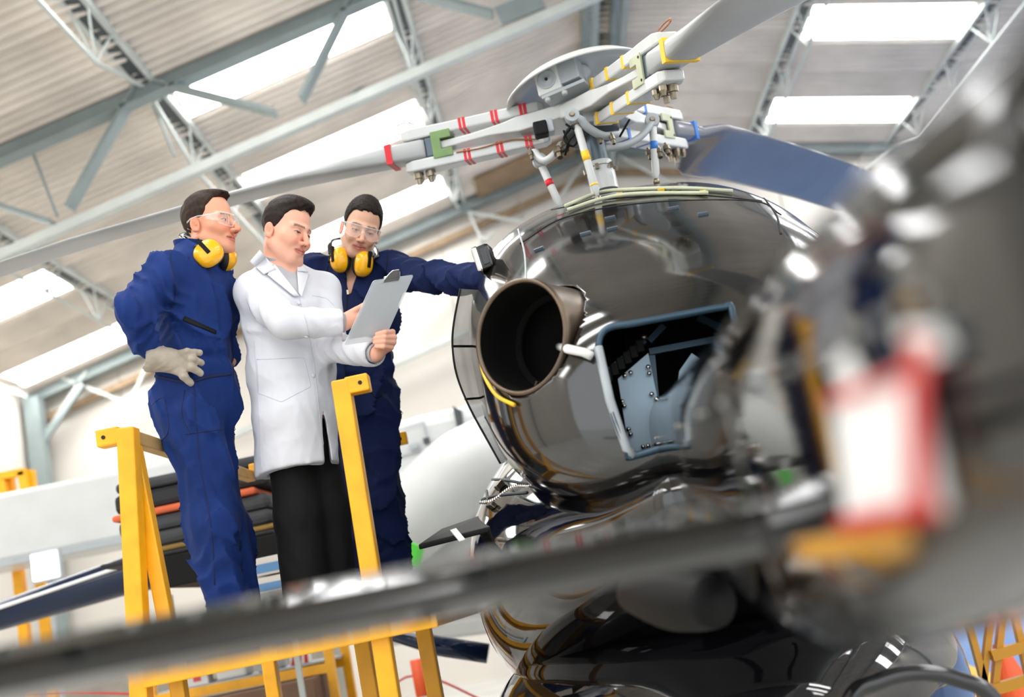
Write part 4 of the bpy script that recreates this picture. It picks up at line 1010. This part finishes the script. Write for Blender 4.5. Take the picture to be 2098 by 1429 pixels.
def glasses(label, o, A, sc=1.0):
    e = empty('safety_glasses', label, 'glasses', 'clear safety glasses')
    A = np.asarray(A); L = lambda x, y, z: np.asarray(o)+(V(x, y, z)*np.asarray(HS)) @ A
    th = np.linspace(-1.12, 1.12, 25); v = []; n = len(th)
    lowz = lambda x: -.022+.026*math.exp(-(x/.014)**2)-.004*(abs(x) > .02)+max(0, abs(x)-.05)*.45
    P = [(.074*math.sin(t)*1.08, .046+.066*math.cos(t)**.8 if abs(t) < 1.5 else .046) for t in th]
    rows = []
    for k in range(4):
        rows.append([L(x, y-.0015*k, lowz(x)+(.027-lowz(x))*k/3) for x, y in P])
    v = [p for r_ in rows for p in r_]; f = [(k*n+i, k*n+i+1, (k+1)*n+i+1, (k+1)*n+i) for k in range(3) for i in range(n-1)]
    ln = add('lens', (v, f), 'lens', e, True)
    add('brow_bar', tube([L(x, y-.004, .028) for x, y in P], .0022, 6), 'lens_edge', e, True)
    add('lens_rim', tube(rows[0], .0013, 6), 'lens_edge', e, True)
    for s in (-1, 1):
        x0, y0 = abs(P[0][0]), P[0][1]
        add('side_shield', skin_rings([[L(s*x0, y0, -.008), L(s*x0, y0, .028), L(s*(x0+.002), y0, .028), L(s*(x0+.002), y0, -.008)], [L(s*.079, .03, .006), L(s*.079, .03, .026), L(s*.081, .03, .026), L(s*.081, .03, .006)]]), 'lens', e)
        add('temple', tube([L(s*x0, y0, .024), L(s*.081, .03, .021), L(s*.085, .0, .022), L(s*.087, -.028, .016), L(s*.085, -.044, .004)], [.002, .0028, .0025, .0025, .003], 8), 'lens_edge', e, True)
        for k in range(4): add('vent_rib', tube([L(s*.0785, .036+.005*k, .007), L(s*.0785, .036+.005*k, .024)], .0009, 5), 'lens_edge', e)
    return e
def collar(name, c, A, rx, ry, h, m, parent, gap=.5, flare=.01, th=.004, tilt=0.0):
    rs = []; A = np.asarray(A)
    for t in np.linspace(gap, 2*math.pi-gap, 33):
        d = A[1]*math.cos(t)*ry+A[0]*math.sin(t)*rx; n_ = nrm(d); b = np.asarray(c)+d+A[2]*(tilt*math.cos(t)); tp = b+A[2]*h+n_*flare
        rs.append([b-n_*th, b+n_*th, tp+n_*th, tp-n_*th])
    return add(name, skin_rings(rs), m, parent, smooth=False, bevel=.0015)

# ================= the man in blue at the left, gloved hand on his hip
def man_blue():
    A = axes(-14, -6, 0); ho = at(430, 466, 4.1); yaw = axes(-12)
    rt, fw = yaw[0], yaw[1]
    neck = at(401, 520, 4.1); chest = at(396, 610, 4.1); waist = at(399, 735, 4.1); pel = at(402, 830, 4.1)
    shR, shL = at(342, 562, 3.94), at(432, 552, 4.28); elR = at(274, 640, 3.80); wrR = at(322, 732, 3.90)
    elL, wrL = at(440, 660, 4.36), at(470, 740, 4.34)
    hipR, hipL = at(396, 860, 4.03), at(412, 860, 4.18); knR, knL = at(436, 1070, 3.99), at(458, 1065, 4.2); anR, anL = at(470, 1268, 4.0), at(492, 1262, 4.2)
    anR[2] = anL[2] = ZD+.09
    b = SDF(); b.u(local(head_fn(1.02, 1.03), ho, A, .15), .01)
    b.u(rcone(ho+(V(0, -.022, -.05)) @ A, neck+V(0, 0, -.02), .053, .058), .02); b.u(ecap(neck+V(0, 0, -.13), waist, .085, .09, rt, 1.4), .05)
    b.u(ecap(waist, pel, .10, .115, rt, 1.35), .05)
    for s, e, w in ((shR, elR, wrR), (shL, elL, wrL)): b.u(rcone(s, e, .045, .036), .03); b.u(rcone(e, w, .036, .026), .01)
    for h_, k, a in ((hipR, knR, anR), (hipL, knL, anL)): b.u(rcone(h_, k, .07, .045), .03); b.u(rcone(k, a, .045, .034), .01)
    b.u(rcone(wrL, wrL+(pel-wrL)*.25, .025, .03), .01); b.u(rcone(wrR, at(372, 746, 3.93), .022, .02), .01)
    p = sdf_mesh('person', b, at(240, 370, 3.7)*0+V(-1.9, 3.65, ZD), V(-.75, 4.55, 3.25), .0034, 'skin',
                 col=skin_col((230, 164, 132), ho, A, stub=.05, lid=.15, red=1.0, gaze=.002))
    tag(p, 'person in a royal blue coverall with one gloved hand on the hip', 'person')
    sdf_mesh('hair', local(hair_fn('short'), ho, A, .16), ho-.15, ho+.16, .003, 'hair_brown', p)
    c = SDF(); c.u(ecap(neck+V(0, 0, -.07)-fw*.01, chest+V(0, 0, -.04), .105, .150, rt, 1.22), .03); c.u(ecap(chest, waist, .148, .138, rt, 1.2), .05)
    c.u(ecap(waist+V(0, 0, -.02), pel, .140, .160, rt, 1.15), .05)
    c.u(rcone(neck+V(-.02, 0, -.045), shR, .078, .075), .05); c.u(rcone(neck+V(-.02, 0, -.045), shL, .072, .07), .05); c.u(rcone(neck+V(-.03, 0, -.05), neck+V(.0, 0, .0), .09, .066), .03)
    for s, e, w, q in ((shR, elR, wrR, 1.0), (shL, elL, wrL, .9)): c.u(rcone(s, e, .082*q, .071*q), .03); c.u(rcone(e, e+(w-e)*.86, .071*q, .056), .02)
    for h_, k, a in ((hipR, knR, anR), (hipL, knL, anL)): c.u(rcone(h_, k, .122, .098), .04); c.u(rcone(k, a+V(0, 0, -.02), .098, .082), .03)
    c.d(folds(.034, 38, 3, .6)); c.d(folds(.004, 95, 5, .9)); c.d(cuff_folds(shR, elR, .022, 4)); c.d(cuff_folds(elR, wrR, .018, 4)); c.d(cuff_folds(hipR, knR, .006, 5)); c.d(cuff_folds(knR, anR, .018, 4))
    c.d(lambda P: (.012*np.exp(-((P[:, 2]-waist[2]+.03)/.018)**2)).astype(np.float32))
    c.s(rcone(neck+V(.002, 0, .03), neck+V(.03, 0, .2), .058, .07), .008)
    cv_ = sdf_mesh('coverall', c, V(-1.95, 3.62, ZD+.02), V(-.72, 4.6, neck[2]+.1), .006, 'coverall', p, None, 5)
    bv = bvh_of(cv_)
    collar('collar', neck+V(-.002, 0, .0), axes(-12, -10), .066, .070, .042, 'coverall', p, .6, .012, .005, -.008)
    seam_on('zip_pocket', bv, [(376, 653), (442, 682)], .004, 'black', p, .003, 16, .5, .010)
    seam_on('waist_seam', bv, [(318, 771), (380, 783), (430, 772), (474, 766)], .004, 'seam', p, .002, 30, .6, .006)
    for pts in ([(348, 500), (352, 560), (360, 600), (350, 640)], [(398, 790), (400, 850), (412, 960), (432, 1080), (440, 1200)], [(380, 890), (455, 880)], [(378, 800), (372, 850), (390, 890)], [(310, 830), (335, 818), (345, 880), (330, 905)], [(345, 660), (372, 700), (376, 770)], [(470, 600), (476, 700), (480, 800)]):
        seam_on('seam', bv, pts, .0022, 'seam', p, .0008, 30, .5)
    # glove
    g = SDF(); kn = at(372, 746, 3.93); back = nrm(V(.2, -1, .1))
    g.u(rcone(wrR+V(0, -.012, .0), kn, .036, .040), .02); g.u(ecap(wrR+V(0, -.012, .0), kn, .032, .030, V(0, .1, 1), 1.45), .02)
    g.u(rcone(at(308, 738, 3.88), at(330, 738, 3.9), .046, .040), .02); g.s(rcone(at(288, 735, 3.87), at(302, 737, 3.875), .044, .038), .004)
    for k, (kx, ky, mx, my, tx, ty) in enumerate(((360, 728, 384, 722, 409, 724), (368, 735, 392, 736, 412, 744), (372, 748, 392, 753, 411, 765), (362, 757, 377, 771, 391, 786))):
        k0_, m0, t0 = at(kx, ky, 3.92), at(mx, my, 3.885), at(tx, ty, 3.915)
        g.u(rcone(k0_, m0, .0175, .0160), .010); g.u(rcone(m0, t0, .0160, .0135), .006)
    g.u(rcone(at(340, 726, 3.9), at(366, 722, 3.95), .015, .013), .01)
    g.d(folds(.003, 150, 9))
    gl = sdf_mesh('glove', g, at(285, 800, 3.75)*0+V(-1.75, 3.75, 1.9+.3), V(-1.05, 4.05, 2.65), .0035, 'glove', p, None, 2)
    tag(gl, 'grey leather work glove')
    for k, a in enumerate((anR, anL)):
        t = SDF(); t.u(ecap(a+V(0, 0, -.05)-fw*.03, a+V(0, 0, -.055)+fw*.15, .05, .042, rt, 1.0), .02); t.u(rcone(a, a+V(0, 0, .08), .05, .055), .03); t.i(plane(V(0, 0, ZD+.004), (0, 0, -1)), .004)
        sdf_mesh('boot', t, a-.25, a+.25, .008, 'leather', p)
    # safety gear
    glasses('clear safety glasses on the man in profile at the left', ho, A)
    n1 = nrm(V(.12, -1, .05)); c1 = at(428, 521, 3.985); c2 = at(458, 530, 4.13)
    muffs('yellow ear muffs with black band under the chin of the man in profile', c1, c2, [c1+V(-.03, -.03, .03), at(400, 505, 4.0), at(378, 488, 4.05), at(372, 482, 4.11), at(385, 480, 4.18), at(430, 500, 4.22), c2+V(.0, .03, .02)], n1, nrm(V(.75, .6, 0)), .056, .052, .046, (-.5, 0, .8))
    return p
# ================= the man in the white coat
def man_coat():
    A = axes(-27, -24, 6); ho = at(586, 479, 4.12); B = axes(-52); rt, fw = B[0], B[1]
    neck = at(572, 548, 4.17); chest = at(588, 640, 4.18); waist = at(598, 760, 4.18); pel = at(605, 850, 4.18)
    shR, shL = at(520, 598, 4.08), at(662, 594, 4.28); elR, wrR = at(586, 662, 3.93), at(702, 662, 4.0); elL, wrL = at(682, 712, 4.12), at(770, 724, 3.92)
    hipR, hipL = at(592, 880, 4.18), at(640, 880, 4.26); knR, knL = at(612, 1060, 4.17), at(668, 1050, 4.27); anR, anL = at(640, 1290, 4.16), at(695, 1280, 4.28)
    anR[2] = anL[2] = ZD+.09
    b = SDF(); b.u(local(head_fn(1.10, .98, 1.0, 1.0), ho, A, .155), .01)
    b.u(rcone(ho+V(0, -.022, -.05) @ A, neck+V(0, 0, -.02), .060, .064), .02); b.u(rcone(ho+V(0, .02, -.085) @ A, neck+fw*.03, .04, .045), .03)
    b.u(ecap(neck+V(0, 0, -.09), waist, .10, .10, rt, 1.45), .05); b.u(ecap(waist, pel, .10, .11, rt, 1.3), .05)
    for s, e, w in ((shR, elR, wrR), (shL, elL, wrL)): b.u(rcone(s, e, .042, .035), .03); b.u(rcone(e, w, .035, .027), .01)
    for h_, k, a in ((hipR, knR, anR), (hipL, knL, anL)): b.u(rcone(h_, k, .065, .045), .03); b.u(rcone(k, a, .045, .034), .01)
    # right hand reaching behind the board, index finger pointing
    pk = at(735, 645, 4.02); b.u(ecap(wrR, pk, .026, .027, V(0, .3, 1), 1.35), .012)
    for (x0, y0, x1, y1, Y1) in ((742, 634, 772, 620, 3.97), (746, 642, 768, 640, 3.98), (746, 650, 766, 652, 3.98), (742, 657, 760, 660, 3.99)):
        q0, q1 = at(x0, y0, 4.02), at(x1, y1, Y1); qm = (q0+q1)/2+V(0, .012, .004)
        b.u(rcone(q0, qm, .0105, .0095), .006); b.u(rcone(qm, q1, .0095, .008), .003)
    b.u(rcone(at(722, 640, 4.0), at(750, 622, 3.98), .012, .009), .008)
    # left hand gripping the board: fingers wrap round its edge on our side, thumb behind
    wl_ = at(770, 724, 3.915); b.u(ecap(wl_, at(796, 700, 3.93), .026, .026, V(.2, .2, 1), 1.25), .012)
    for k, (yk, xk, xt, yt) in enumerate(((681, 803, 773, 685), (692, 806, 769, 694), (702, 805, 768, 702), (713, 800, 771, 711))):
        m0 = at(xk-6, yk+4, 3.955); p0 = at(xk+1, yk, 3.905); p1 = at((xk+xt)/2, (yk+yt)/2-1, 3.862); t0 = at(xt, yt, 3.862)
        r = (.0105, .0108, .0102, .0092)[k]
        b.u(rcone(m0, p0, r*1.1, r*1.06), .008); b.u(rcone(p0, p1, r*1.06, r), .004); b.u(rcone(p1, t0, r, r*.88), .003)
    b.u(rcone(at(785, 705, 3.96), at(775, 678, 3.965), .013, .010), .008)
    p = sdf_mesh('person', b, V(-1.35, 3.78, ZD), V(-.25, 4.5, 3.2), .0034, 'skin',
                 col=skin_col((236, 176, 150), ho, A, lips=(196, 104, 98), brow=(84, 58, 46), stub=.035, lid=.62, red=.8, gaze=.003))
    tag(p, 'person in a white lab coat reading the clipboard', 'person')
    sdf_mesh('hair', local(hair_fn('side'), ho, A, .17), ho-.16, ho+.17, .003, 'hair_dark', p)
    c = SDF(); c.u(ecap(neck+V(0, 0, -.06)-fw*.015, chest+V(0, 0, -.03), .095, .135, rt, 1.3), .03); c.u(ecap(chest, waist, .138, .136, rt, 1.25), .05); c.u(ecap(waist, pel, .136, .148, rt, 1.15), .05)
    hem = at(612, 985, 4.19); c.u(ecap(pel, hem, .150, .160, rt, 1.03), .04)
    hl, hr = at(527, 986, 4.1), at(694, 948, 4.3)
    zh = at(600, 957, 4.04)[2]; c.i(plane(V(0, 0, zh), (0, 0, -1)), .004)
    c.d(folds(.008, 30, 13, .3)); c.d(folds(.003, 80, 15, .9))
    c.u(rcone(neck+V(0, 0, -.05), shR, .07, .070), .05); c.u(rcone(neck+V(0, 0, -.05), shL, .068, .066), .05)
    for s, e, w, q in ((shR, elR, wrR, 1.0), (shL, elL, wrL, .94)): c.u(rcone(s, e, .074*q, .062*q), .03); c.u(rcone(e, w-(w-e)*.08, .062*q, .054), .015)
    c.d(cuff_folds(shR, elR, .012, 3)); c.d(cuff_folds(elR, wrR, .008, 3)); c.d(cuff_folds(elL, wrL, .010, 4))
    for e, w in ((elR, wrR), (elL, wrL)): d = nrm(w-e); c.i(lambda P, w=w, d=d: np.where(np.sqrt(((P-w.astype(np.float32))**2).sum(1)) < .078, (P-w.astype(np.float32)) @ d.astype(np.float32)+.002, -9).astype(np.float32), .002); c.s(rcone(w-d*.03, w+d*.05, .040, .041), .003)
    c.s(rcone(neck+V(.01, -.01, .0), neck+V(.05, -.04, .2), .062, .075), .008)
    vd = nrm(ray(665, 900)); c.s(ecap(at(656, 800, 4.12), at(676, 985, 4.15), .002, .017, vd, 6.0), .003)
    c.s(ecap(V(hem[0], hem[1], zh-.06), V(hem[0], hem[1], zh-.3), .125, .125, rt, 1.05), .006)
    cv_ = sdf_mesh('lab_coat', c, V(-1.4, 3.75, zh-.06), V(-.2, 4.6, neck[2]+.08), .0055, 'coat', p, None, 4)
    bv = bvh_of(cv_)
    patch_on('shirt_front', bv, ((552, 542), (614, 556), (614, 606), (606, 598)), 'shirt', p, .002, .002, 8)
    collar('shirt_collar', neck+V(.012, -.012, -.002), axes(-46, -22), .066, .072, .036, 'shirt', p, .38, .006, .003, -.012)
    patch_on('coat_collar', bv, ((512, 540), (533, 520), (566, 556), (541, 566)), 'coat_edge', p, .010, .003, 8, lambda s, t: .012*s*(1-t))
    patch_on('lapel', bv, ((547, 566), (562, 545), (613, 610), (601, 610)), 'coat_edge', p, .008, .003, 8)
    patch_on('lapel', bv, ((606, 552), (632, 566), (616, 612), (610, 604)), 'coat_edge', p, .008, .003, 8)
    patch_on('coat_collar', bv, ((604, 540), (620, 552), (628, 562), (606, 560)), 'coat_edge', p, .012, .003, 6)
    for pts in ([(613, 610), (632, 680), (645, 760), (656, 860), (668, 945)], [(526, 737), (622, 733), (637, 792), (576, 824), (530, 806), (526, 737)], [(640, 606), (668, 612), (684, 626)], [(508, 600), (514, 640), (540, 670)], [(520, 700), (528, 800), (536, 960)]):
        seam_on('coat_seam', bv, pts, .0018, 'coat_seam', p, .0004, 60, .5, None, len(pts) == 6)
    for x, y in ((618, 622), (634, 690), (648, 770)):
        h_ = hit(bv, x-6, y)
        if h_: add('button', lathe([(0, .004), (.006, .004), (.008, .002), (.008, 0)], h_[0]+h_[1]*.001, h_[1], 12), 'coat_edge', p, True)
    for e, w in ((elR, wrR), (elL, wrL)):
        d = nrm(w-e); add('shirt_cuff', lathe([(.036, -.05), (.036, .008), (.033, .008), (.033, -.05)], w, d, 24), 'shirt', p, True)
    t = SDF(); t.u(ecap(pel, pel+V(0, 0, -.1), .11, .11, rt, 1.1), .03)
    for h_, k, a in ((hipR, knR, anR), (hipL, knL, anL)): t.u(rcone(h_, k, .085, .092), .03); t.u(rcone(k, a+V(0, 0, -.02), .094, .088), .03)
    t.d(folds(.006, 50, 23, .5)); sdf_mesh('trousers', t, V(-1.35, 3.8, ZD), V(-.3, 4.7, pel[2]+.1), .008, 'trousers', p, None, 3)
    for k, a in enumerate((anR, anL)):
        t = SDF(); t.u(ecap(a+V(0, 0, -.055)-fw*.04, a+V(0, 0, -.06)+fw*.15, .045, .038, rt, 1.0), .02); t.i(plane(V(0, 0, ZD+.004), (0, 0, -1)), .004)
        sdf_mesh('shoe', t, a-.25, a+.25, .008, 'leather', p)
    return p
# ================= the man behind, arm stretched to the helicopter
def man_navy():
    A = axes(-77, -26, 23); ho = at(739, 473, 4.62); B = axes(-82); rt, fw = B[0], B[1]
    neck = at(724, 548, 4.72); chest = at(722, 640, 4.74); waist = at(722, 745, 4.76); pel = at(735, 840, 4.76)
    shR, shL = at(645, 560, 4.74), at(806, 553, 4.7); elL, wrL = at(896, 570, 4.5), at(990, 573, 4.28); elR, wrR = at(640, 690, 4.62), at(680, 770, 4.5)
    hipR, hipL = at(715, 860, 4.74), at(762, 860, 4.74); knR, knL = at(738, 1040, 4.7), at(782, 1035, 4.7); anR, anL = at(768, 1240, 4.74), at(810, 1230, 4.74)
    anR[2] = anL[2] = ZD+.09
    b = SDF(); b.u(local(head_fn(1.0, 1.0, .3), ho, A, .15), .01)
    b.u(rcone(ho+V(0, -.022, -.05) @ A, neck+V(0, 0, -.02), .054, .060), .02); b.u(ecap(neck+V(0, 0, -.11)+fw*.01, waist, .083, .09, rt, 1.35), .06); b.u(ecap(waist, pel, .10, .11, rt, 1.3), .05)
    for s, e, w in ((shR, elR, wrR), (shL, elL, wrL)): b.u(rcone(s, e, .042, .035), .03); b.u(rcone(e, w, .035, .027), .01)
    for h_, k, a in ((hipR, knR, anR), (hipL, knL, anL)): b.u(rcone(h_, k, .065, .045), .03); b.u(rcone(k, a, .045, .034), .01)
    d = nrm(wrL-elL); pm = wrL+d*.075; b.u(ecap(wrL, pm, .024, .026, V(0, 1, 0), 1.4), .012)
    for k in range(4): q = pm+V(0, -.03+.02*k, .0); b.u(rcone(q, q+d*.035+V(0, 0, -.004), .0095, .009), .006); b.u(rcone(q+d*.035+V(0, 0, -.004), q+d*.06+V(0, 0, -.018), .009, .008), .003)
    b.u(rcone(wrL+d*.03, wrL+d*.07+V(0, -.04, -.01), .012, .009), .008)
    b.u(rcone(wrR, wrR+V(.02, -.02, -.09), .027, .03), .01)
    for k in range(4): q = wrR+V(.02-.02+.018*k-.012, -.02, -.09); b.u(rcone(q, q+V(0, -.02, -.06), .0095, .008), .006)
    p = sdf_mesh('person', b, V(-1.15, 4.15, ZD), V(.1, 4.98, 3.45), .0036, 'skin',
                 col=skin_col((222, 172, 144), ho, A, lips=(186, 96, 88), brow=(44, 34, 30), stub=.16, lid=.7, red=.45))
    tag(p, 'person in a navy coverall stretching an arm to the helicopter', 'person')
    sdf_mesh('hair', local(hair_fn('curl'), ho, A, .16), ho-.15, ho+.16, .003, 'hair_curl', p)
    c = SDF(); c.u(ecap(neck+V(0, 0, -.075), chest+V(0, 0, -.05), .10, .138, rt, 1.42), .03); c.u(ecap(chest, waist, .138, .130, rt, 1.3), .05); c.u(ecap(waist, pel, .130, .145, rt, 1.25), .05)
    c.u(rcone(neck+V(0, 0, -.05), shR, .075, .078), .05); c.u(rcone(neck+V(0, 0, -.05), shL, .075, .080), .05)
    for s, e, w in ((shR, elR, wrR), (shL, elL, wrL)): c.u(rcone(s, e, .082, .067), .03); c.u(rcone(e, w, .067, .054), .02)
    for h_, k, a in ((hipR, knR, anR), (hipL, knL, anL)): c.u(rcone(h_, k, .108, .094), .04); c.u(rcone(k, a+V(0, 0, -.02), .094, .085), .03)
    c.d(folds(.034, 38, 33, .6)); c.d(folds(.004, 95, 35, .9))
    c.u(rcone(neck+V(0, .03, -.06), neck+V(0, .01, -.01), .09, .07), .03); c.s(rcone(neck+V(0, 0, .03), neck+V(.01, -.02, .2), .060, .07), .01)
    vt = at(712, 592, 4.5)                               # open neck: V-shaped notch
    vc = neck+fw*.10+V(0, 0, -.01); d1 = vt-vc; d1 = d1-fw*(d1 @ fw); L1 = np.linalg.norm(d1); d1 = d1/L1; s1 = np.cross(d1, fw)
    def notch(P):
        q = P-vc.astype(np.float32); t = q @ d1.astype(np.float32); a = np.abs(q @ s1.astype(np.float32)); wdt = .034*np.clip(1-t/L1, 0, 1.2); dep = q @ fw.astype(np.float32)
        return np.maximum(np.maximum(a-wdt, t-L1), -(dep+.10)).astype(np.float32)
    c.s(notch, .006)
    c.d(cuff_folds(shL, elL, .02, 4)); c.d(cuff_folds(elL, wrL, .02, 5)); c.d(cuff_folds(knL, anL, .01, 5))
    c.d(lambda P: (.012*np.exp(-((P[:, 2]-waist[2]+.03)/.018)**2)).astype(np.float32))
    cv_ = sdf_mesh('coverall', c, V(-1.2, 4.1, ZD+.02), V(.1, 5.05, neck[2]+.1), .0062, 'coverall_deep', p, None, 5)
    bv = bvh_of(cv_)
    collar('collar', neck+V(0, .01, -.01), axes(-82, -4), .078, .082, .065, 'coverall_deep', p, .75, .014, .005, -.01)
    seam_on('zip', bv, [(712, 596), (709, 640), (704, 690)], .003, 'black', p, .001, 20, .5)
    h_ = hit(bv, 712, 600)
    if h_: add('zip_pull', box(h_[0]+h_[1]*.004, (.005, .012, .002), frame(V(1, 0, 0), h_[1])), 'metal', p, bevel=.001)
    for pts in ([(672, 545), (665, 600)], [(795, 520), (790, 560), (780, 600)], [(700, 745), (770, 740)], [(745, 780), (770, 815), (790, 800)]): seam_on('seam', bv, pts, .0022, 'black', p, .0008, 24, .5)
    for k, a in enumerate((anR, anL)):
        t = SDF(); t.u(ecap(a+V(0, 0, -.05)-fw*.03, a+V(0, 0, -.055)+fw*.15, .05, .042, rt, 1.0), .02); t.u(rcone(a, a+V(0, 0, .08), .05, .055), .03); t.i(plane(V(0, 0, ZD+.004), (0, 0, -1)), .004)
        sdf_mesh('boot', t, a-.25, a+.25, .008, 'leather', p)
    glasses('clear safety glasses on the curly haired man looking down', ho, A)
    c1, c2 = at(700, 533, 4.60), at(741, 541, 4.60)
    muffs('yellow ear muffs hanging open on the chest of the curly haired man', c1, c2, [c1+V(-.05, -.0, .0), at(678, 520, 4.58), at(676, 498, 4.66), at(690, 490, 4.75), at(728, 488, 4.80), at(765, 505, 4.75), at(772, 525, 4.62), c2+V(.05, 0, .01)], nrm(V(-.62, -.78, .05)), nrm(V(.72, -.6, -.35)), .040, .058, .05, (.1, 0, 1))
    return p
mb = man_blue(); mc = man_coat(); mn = man_navy()
# ================= clipboard held by the man in the coat
cb_ = empty('clipboard', 'clear acrylic clipboard with paper and metal clip, held by the white coat man', 'clipboard')
BL, BR, TL, TR = at(705, 708, 3.82), at(788, 696, 3.92), at(765, 575, 3.80), at(848, 563, 3.90)
nb_ = nrm(np.cross(BR-BL, TL-BL)); nb_ = nb_ if nb_[1] < 0 else -nb_
def quad(u, v, off=0.0): return (BL*(1-u)+BR*u)*(1-v)+(TL*(1-u)+TR*u)*v+nb_*off
def rounded(u0, u1, v0, v1, r, off):
    o = []
    for cu, cv, a0 in ((u1-r, v0+r*.7, -90), (u1-r, v1-r*.7, 0), (u0+r, v1-r*.7, 90), (u0+r, v0+r*.7, 180)):
        for k in range(5): t = R(a0+22.5*k); o.append(quad(cu+r*math.cos(t), cv+r*.7*math.sin(t), off))
    return o
add('board', prism(rounded(0, 1, 0, 1, .06, 0), -nb_*.003), 'acrylic', cb_)
add('paper', prism(rounded(.06, .96, .085, .955, .004, -.0035), -nb_*.002), 'paper', cb_)
ce = quad(.47, 1.0); e1 = nrm(TR-TL); e2 = nrm(TL-BL)
clip = add('clip', prism([ce+e1*a+e2*b for a, b in ((-.034, -.018), (.034, -.018), (.034, -.004), (.022, .022), (.012, .032), (-.012, .032), (-.022, .022), (-.034, -.004))], -nb_*.004), 'chrome', cb_, bevel=.0015)
add('clip_spring', tube([ce-e1*.03-nb_*.008, ce+e1*.03-nb_*.008], .007, 10), 'chrome', clip, True)
add('clip_jaw', box(ce-e2*.014-nb_*.006, (.038, .008, .003), (e1, e2, nb_)), 'metal', clip, bevel=.001)
